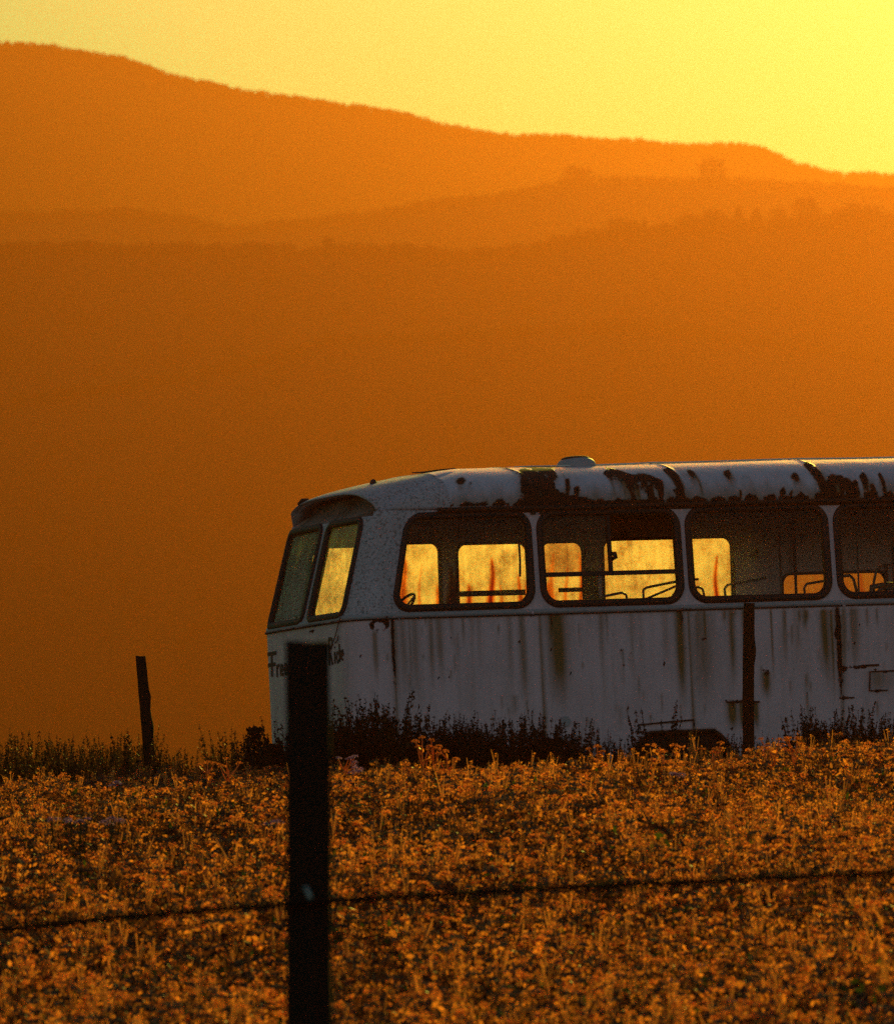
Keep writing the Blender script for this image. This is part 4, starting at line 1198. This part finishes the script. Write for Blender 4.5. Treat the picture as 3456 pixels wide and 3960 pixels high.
left = [(x + r_.uniform(-12, 12), y + r_.uniform(-12, 25), 78 + r_.uniform(-2, 4.5), 1) for x, y in
        [(10, 2870), (60, 2840), (95, 2845), (140, 2890), (190, 2855), (225, 2860), (250, 2870), (305, 2850), (340, 2885), (385, 2850), (430, 2865), (470, 2880), (515, 2845), (560, 2880), (600, 2880), (625, 2905), (-40, 2860), (-90, 2850),
         (30, 2900), (120, 2905), (280, 2900), (360, 2900), (410, 2895), (490, 2900), (540, 2900), (160, 2880), (450, 2900)]]
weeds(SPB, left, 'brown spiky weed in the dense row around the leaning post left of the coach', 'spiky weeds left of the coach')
thin = [(655, 2925), (705, 2890), (790, 2925), (845, 2935), (885, 2835), (920, 2860), (860, 2880), (960, 2880)]
weeds(SPB, [(x, y, 80 + r_.uniform(-1, 2), 1) for x, y in thin], 'thin scattered spiky weed in the gap between leaning post and coach nose', 'weeds in the gap')
row = []
for x in np.arange(1020, 2340, 34):
    y = np.interp(x, [1020, 1200, 1290, 1330, 1400, 1500, 1560, 1620, 1800, 1950, 2100, 2250, 2340], [2850, 2810, 2760, 2760, 2750, 2720, 2760, 2790, 2790, 2780, 2800, 2820, 2860])
    row.append((x + r_.uniform(-12, 12), y + r_.uniform(-22, 45), 78.2 + r_.uniform(-.7, .8), 1))
for x in (1615, 1755, 1725, 1930, 1985, 1860, 1330): row.append((x, 2800 + r_.uniform(-20, 10), 78.4, 1))
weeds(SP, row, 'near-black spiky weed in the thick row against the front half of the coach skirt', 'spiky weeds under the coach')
row = []
for x in np.arange(2920, 3600, 36):
    y = np.interp(x, [2920, 3050, 3140, 3250, 3320, 3380, 3460, 3600], [2860, 2830, 2750, 2800, 2760, 2750, 2800, 2800])
    row.append((x + r_.uniform(-10, 10), y + r_.uniform(-15, 35), 79.5 + r_.uniform(-.5, .8), 1))
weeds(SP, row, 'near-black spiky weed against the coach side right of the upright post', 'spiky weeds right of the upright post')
weeds(SP, [(x, y, 79 + r_.uniform(-.3, .6), 1) for x, y in ((2370, 2850), (2400, 2870), (2440, 2860), (2550, 2750), (2560, 2850), (2780, 2840), (2820, 2850), (2850, 2850), (2500, 2870), (2620, 2860), (2680, 2870), (2740, 2860))], 'slender dark weed growing before the wheel arch of the coach', 'weeds at the wheel arch')

# leafy bushes
def bush(X, Ytop, dist, wid, label, seed, mat=0):
    r = np.random.default_rng(seed)
    Pt = at(X, 2900, dist); g = float(gz(Pt[0], dist)); h = at(X, Ytop, dist)[2] - g
    root = empty('bush', (Pt[0], dist, g)); tag(root, label, 'bush')
    n = 1500
    f = r.uniform(.05, 1, n); a = r.uniform(0, 6.283, n)
    lob = 1 + .25 * np.sin(3 * a + seed) + .2 * np.sin(5 * a + 7 * f + seed)
    rad = wid * lob * np.sqrt(np.clip(1 - ((f - .4) / .62) ** 2, .02, 1)) * np.sqrt(r.uniform(.05, 1, n))
    c = np.stack([rad * np.cos(a), rad * np.sin(a) * .7, f * h], 1)
    V, F = quad_cloud(c, .024, r)
    mesh_obj('foliage', V, F, WM, root, midx=np.where(r.random(n) < .12, 1, 0), attrs={'tint': np.repeat(r.random(n), 4)})
    t = MB()
    for k in range(7):
        an = r.uniform(0, 6.28); t.tube([(0, 0, -.03), (wid * .3 * math.cos(an), wid * .2 * math.sin(an), h * .45), (wid * .65 * math.cos(an), wid * .4 * math.sin(an), h * r.uniform(.7, .95))], [.012, .008, .003], 5)
    t.build('stem', M_BARK, root)
bush(1460, 2770, 78.0, .34, 'largest dark leafy bush rising against the coach side just behind the nose corner', 1)
bush(985, 2815, 78.6, .17, 'dark rounded bush just left of the coach nose', 2)
bush(1060, 2880, 78.4, .22, 'low dark bush directly below the coach nose', 3)
bush(1310, 2830, 78.3, .14, 'small green-black bush immediately right of the thick near post', 4)
bush(2130, 2860, 78.2, .30, 'low brown-black bush under the rusty streak ahead of the wheel arch', 5)
bush(3155, 2830, 79.0, .20, 'dark bush midway between the upright post and the rusty seam', 6)
bush(3330, 2850, 79.0, .18, 'dark pointed bush right of the rusty seam', 7)
bush(1750, 2870, 78.0, .36, 'wide dark bush behind the tallest orange flower stalks', 8)

# taller flowering stalks
def stalk_plant(X, Ytop, dist, label, seed, purple=False, group=None, spread=.12):
    r = np.random.default_rng(seed)
    Pt = at(X, 2950, dist); g = float(gz(Pt[0], dist)); h = at(X, Ytop, dist)[2] - g
    root = empty('flowering_stalk', (Pt[0], dist, g)); tag(root, label, 'wild flower', group)
    t = MB(); heads = []
    lean = r.uniform(-.08, .08)
    t.tube([(0, 0, 0), (lean * .4, 0, h * .4), (lean, 0, h * .85)], [.010, .008, .005], 6)
    for k in range(6):
        f = r.uniform(.5, .85); b0 = np.array([lean * f, 0, h * f]); tip = np.array([lean + r.uniform(-1, 1) * spread, r.uniform(-.08, .08), h * r.uniform(f + .08, 1.0)]); tip[2] = min(tip[2], h)
        t.tube([b0, b0 * .4 + tip * .6 + np.array([0, 0, -.01]), tip], [.006, .005, .003], 5); heads.append(tip)
    o = t.build('stem', M_STALK, root)
    a = o.data.attributes.new('tint', 'FLOAT', 'POINT'); a.data.foreach_set('value', np.full(len(o.data.vertices), .8, dtype=np.float32))
    VV = []; FF = []; TT = []; off = 0
    for tip in heads:
        hr = r.uniform(.02, .035); n = 34; aa = r.uniform(0, 6.28, n); cr = np.sqrt(r.random(n)) * hr
        c = np.stack([cr * np.cos(aa), cr * np.sin(aa), np.sqrt(np.clip(hr ** 2 - cr ** 2, 0, None)) * .6], 1) + tip
        V, F = quad_cloud(c, .009, r)
        mesh_obj('flower_head', V, F, M_PURP if purple else M_HEAD, root, attrs={'tint': np.repeat(r.uniform(.3, 1, n), 4)})
    n = 26; f = r.uniform(.2, .9, n); c = np.stack([lean * f + r.uniform(-.05, .05, n), r.uniform(-.05, .05, n), f * h], 1)
    V, F = quad_cloud(c, .024, r); mesh_obj('foliage', V, F, M_DRY, root, attrs={'tint': np.repeat(r.uniform(.3, 1, n), 4)})
stalk_plant(1632, 2848, 66.1, 'tallest orange stalk with a curled tip standing before the dark weeds mid coach', 1, spread=.08)
stalk_plant(1690, 2862, 66.2, 'upright orange stalk in the middle of the tall trio before the coach', 2, spread=.06)
stalk_plant(1758, 2890, 66.1, 'spreading orange stalk at the right of the tall trio before the coach', 3, spread=.16)
stalk_plant(1300, 2928, 65.8, 'slim stalk with a pale mauve head right of the thick near post', 4, True, spread=.08)
stalk_plant(1335, 2965, 65.7, 'short mauve-headed stalk leaning right beside the thick near post', 5, True, spread=.08)
stalk_plant(1568, 2960, 65.8, 'small orange seed stalk left of the tall trio', 6, spread=.05)
stalk_plant(2300, 2890, 66.3, 'orange stalk left of the wheel arch', 7, spread=.07)
stalk_plant(2575, 2905, 66.1, 'orange stalk standing before the left part of the wheel arch', 8, spread=.05)
stalk_plant(2735, 2870, 66.3, 'tall slim stalk with orange pods before the right edge of the wheel arch', 9, spread=.05)
stalk_plant(2790, 2935, 66.1, 'single red-orange head right of the wheel arch', 10, spread=.03)
stalk_plant(3010, 2862, 66.3, 'bright orange branching stalk right of the upright post', 11, spread=.10)
stalk_plant(3085, 2850, 66.4, 'tallest orange stalk before the dark bush near the rusty seam', 12, spread=.09)
stalk_plant(3320, 2925, 66.1, 'lone orange seed head near the right edge below the coach', 13, spread=.04)
stalk_plant(3440, 2915, 66.1, 'orange stalk at the far right edge of the field top', 14, spread=.08)
stalk_plant(790, 2945, 67.1, 'orange stalk in the gap left of the dark bush by the nose', 15, spread=.08)
stalk_plant(880, 2935, 67.1, 'orange stalk just left of the dark rounded bush', 16, spread=.09)

def purple(X, Y, dist, label, seed, n=5, group=None):
    r = np.random.default_rng(seed)
    Pt = at(X, Y, dist); g = float(gz(Pt[0], dist)); h = Pt[2] - g
    root = empty('purple_flower', (Pt[0], dist, g)); tag(root, label, 'purple flower', group)
    t = MB(); VV = []; FF = []; off = 0; TT = []
    for k in range(n):
        tip = np.array([r.uniform(-.07, .07), r.uniform(-.05, .05), h + .06 + r.uniform(-.02, .02)])
        t.tube([(0, 0, 0), tip * (.4, .4, .5), tip], [.006, .005, .003], 5)
        hr = r.uniform(.026, .042); m = 60; aa = r.uniform(0, 6.28, m); cr = np.sqrt(r.random(m)) * hr
        c = np.stack([cr * np.cos(aa), cr * np.sin(aa), np.sqrt(np.clip(hr ** 2 - cr ** 2, 0, None)) * .6], 1) + tip
        V, F = quad_cloud(c, .008, r)
        mesh_obj('flower_head', V, F, M_PURP, root, attrs={'tint': np.repeat(r.random(m), 4)})
    o = t.build('stem', M_GREEN, root)
    a = o.data.attributes.new('tint', 'FLOAT', 'POINT'); a.data.foreach_set('value', np.full(len(o.data.vertices), .5, dtype=np.float32))
def pdist(Y):   # where the canopy top (about 0.42 m over the soil) meets this pixel row
    for dd in np.arange(42, 67, .25):
        z = float(gz(0, dd)) + .44
        if project(np.array([0, dd, z]))[1] < Y: return dd
    return 66
for i, (X, Y, lb) in enumerate([(430, 3065, 'pair of purple heads in the field below the leaning post'), (230, 3200, 'small purple head at the left of the mid-left purple group'), (305, 3215, 'dark-centred purple head in the mid-left purple group'), (440, 3215, 'brightest purple cluster in the mid-left purple group'),
                                (1050, 3218, 'two purple heads just left of the thick near post'), (2790, 3745, 'small purple head topmost of the lower right purple group'), (2690, 3800, 'purple cluster left of centre in the lower right group'), (2835, 3778, 'flat purple cluster in the middle of the lower right group'), (2600, 3850, 'leftmost purple cluster of the lower right group'),
                                (2825, 3858, 'purple pair low in the middle of the lower right group'), (3170, 3785, 'purple cluster near the right edge above the grass tuft'), (3270, 3800, 'rightmost purple cluster in the lower right field'), (3140, 3920, 'purple cluster at the bottom edge of the lower right field'), (2860, 3935, 'lowest purple heads at the bottom edge right of centre'), (2600, 3290 - 260, 'tiny purple head near the field top below the wheel arch')]):
    purple(X, Y, pdist(Y), lb, 50 + i, n=3 + i % 4)

# pale grass tufts
def tuft(X, Y, label, seed):
    r = np.random.default_rng(seed); dist = pdist(Y)
    Pt = at(X, Y, dist); g = float(gz(Pt[0], dist)); h = Pt[2] - g + .05
    V = []; F = []
    for k in range(16):
        a = r.uniform(0, 6.28); sp = r.uniform(.02, .13); hh = h * r.uniform(.75, 1.05); wv = .006
        for j in range(6):
            f = j / 5; x = sp * f ** 2 * math.cos(a); y = sp * f ** 2 * math.sin(a); w = wv * (1 - f * .8)
            V += [(x - w, y, hh * f * (1 - .12 * f * f)), (x + w, y, hh * f * (1 - .12 * f * f))]
        b = len(V) - 12
        for j in range(5): F.append((b + 2 * j, b + 2 * j + 1, b + 2 * j + 3, b + 2 * j + 2))
    o = mesh_obj('grass_tuft', V, F, M_STALK, attrs={'tint': r.uniform(.8, 1, len(V))}); o.location = (Pt[0], dist, g)
    tag(o, label, 'grass tuft')
for i, (X, Y, lb) in enumerate([(3420, 3790, 'bright yellow backlit grass tuft at the lower right edge'), (3200, 3880, 'yellow backlit grass tuft left of the right edge tuft'), (1990, 3900, 'tall golden grass tuft low in the middle of the field'), (1650, 3120, 'small golden branching tuft below the tall orange trio'), (510, 3920, 'golden grass tuft at the bottom left of the field'), (2090, 3250, 'pale gold tuft in the field centre right of the near post'), (1020, 3250, 'curved pale gold blades left of the thick near post'), (3400, 3290, 'pale gold tuft near the right edge above the wire')]):
    tuft(X, Y, lb, 80 + i)

# ------------------------------------------------------------------ air
SUN_EL = 17.0; SUN_AZ = 8.0
m, nt, out = nodes('haze')
pv = nt.nodes.new('ShaderNodeVolumePrincipled')
pv.inputs['Color'].default_value = (.140, .0375, .012, 1)
pv.inputs['Absorption Color'].default_value = (.036, .38, .01, 1)
pv.inputs['Density'].default_value = .00036
pv.inputs['Anisotropy'].default_value = .93
L(nt, pv.outputs[0], out.inputs['Volume'])
mb = MB(); mb.box((0, 4650, 490), (4600, 5400, 580)); hz = mb.build('haze', m)
tag(hz, kind='stuff', label='warm sunlit evening haze filling the valley', cat='haze')

world = bpy.data.worlds.new("World"); sc.world = world; world.use_nodes = True
wn = world.node_tree; wn.nodes.clear()
sky = wn.nodes.new('ShaderNodeTexSky'); sky.sky_type = 'NISHITA'; sky.sun_disc = False
sky.sun_elevation = R(SUN_EL); sky.sun_rotation = R(SUN_AZ); sky.air_density = 1.0; sky.dust_density = .5; sky.ozone_density = 1.0
bg = wn.nodes.new('ShaderNodeBackground'); bg.inputs[1].default_value = .044
wo = wn.nodes.new('ShaderNodeOutputWorld')
wn.links.new(sky.outputs[0], bg.inputs[0]); wn.links.new(bg.outputs[0], wo.inputs[0])

sun_d = bpy.data.lights.new('sun', 'SUN'); sun_d.energy = 5.0; sun_d.angle = R(.5); sun_d.color = (1.0, .47, .10)
sun = bpy.data.objects.new('sun', sun_d); COL.objects.link(sun)
sd = Vector((math.sin(R(SUN_AZ)) * math.cos(R(SUN_EL)), math.cos(R(SUN_AZ)) * math.cos(R(SUN_EL)), math.sin(R(SUN_EL))))
sun.rotation_euler = sd.to_track_quat('Z', 'Y').to_euler()

sc.view_settings.view_transform = 'Standard'; sc.view_settings.look = 'None'
sc.view_settings.exposure = 0.8; sc.view_settings.gamma = 1.0
sc.render.engine = 'CYCLES'
cy = sc.cycles
cy.max_bounces = 6; cy.diffuse_bounces = 2; cy.glossy_bounces = 2; cy.transmission_bounces = 4; cy.transparent_max_bounces = 10; cy.volume_bounces = 1
cy.use_denoising = False   # the photograph is grainy; the render's own fine grain stays
cy.caustics_refractive = False; cy.caustics_reflective = False
cy.sample_clamp_indirect = 3.0; cy.sample_clamp_direct = 4.0
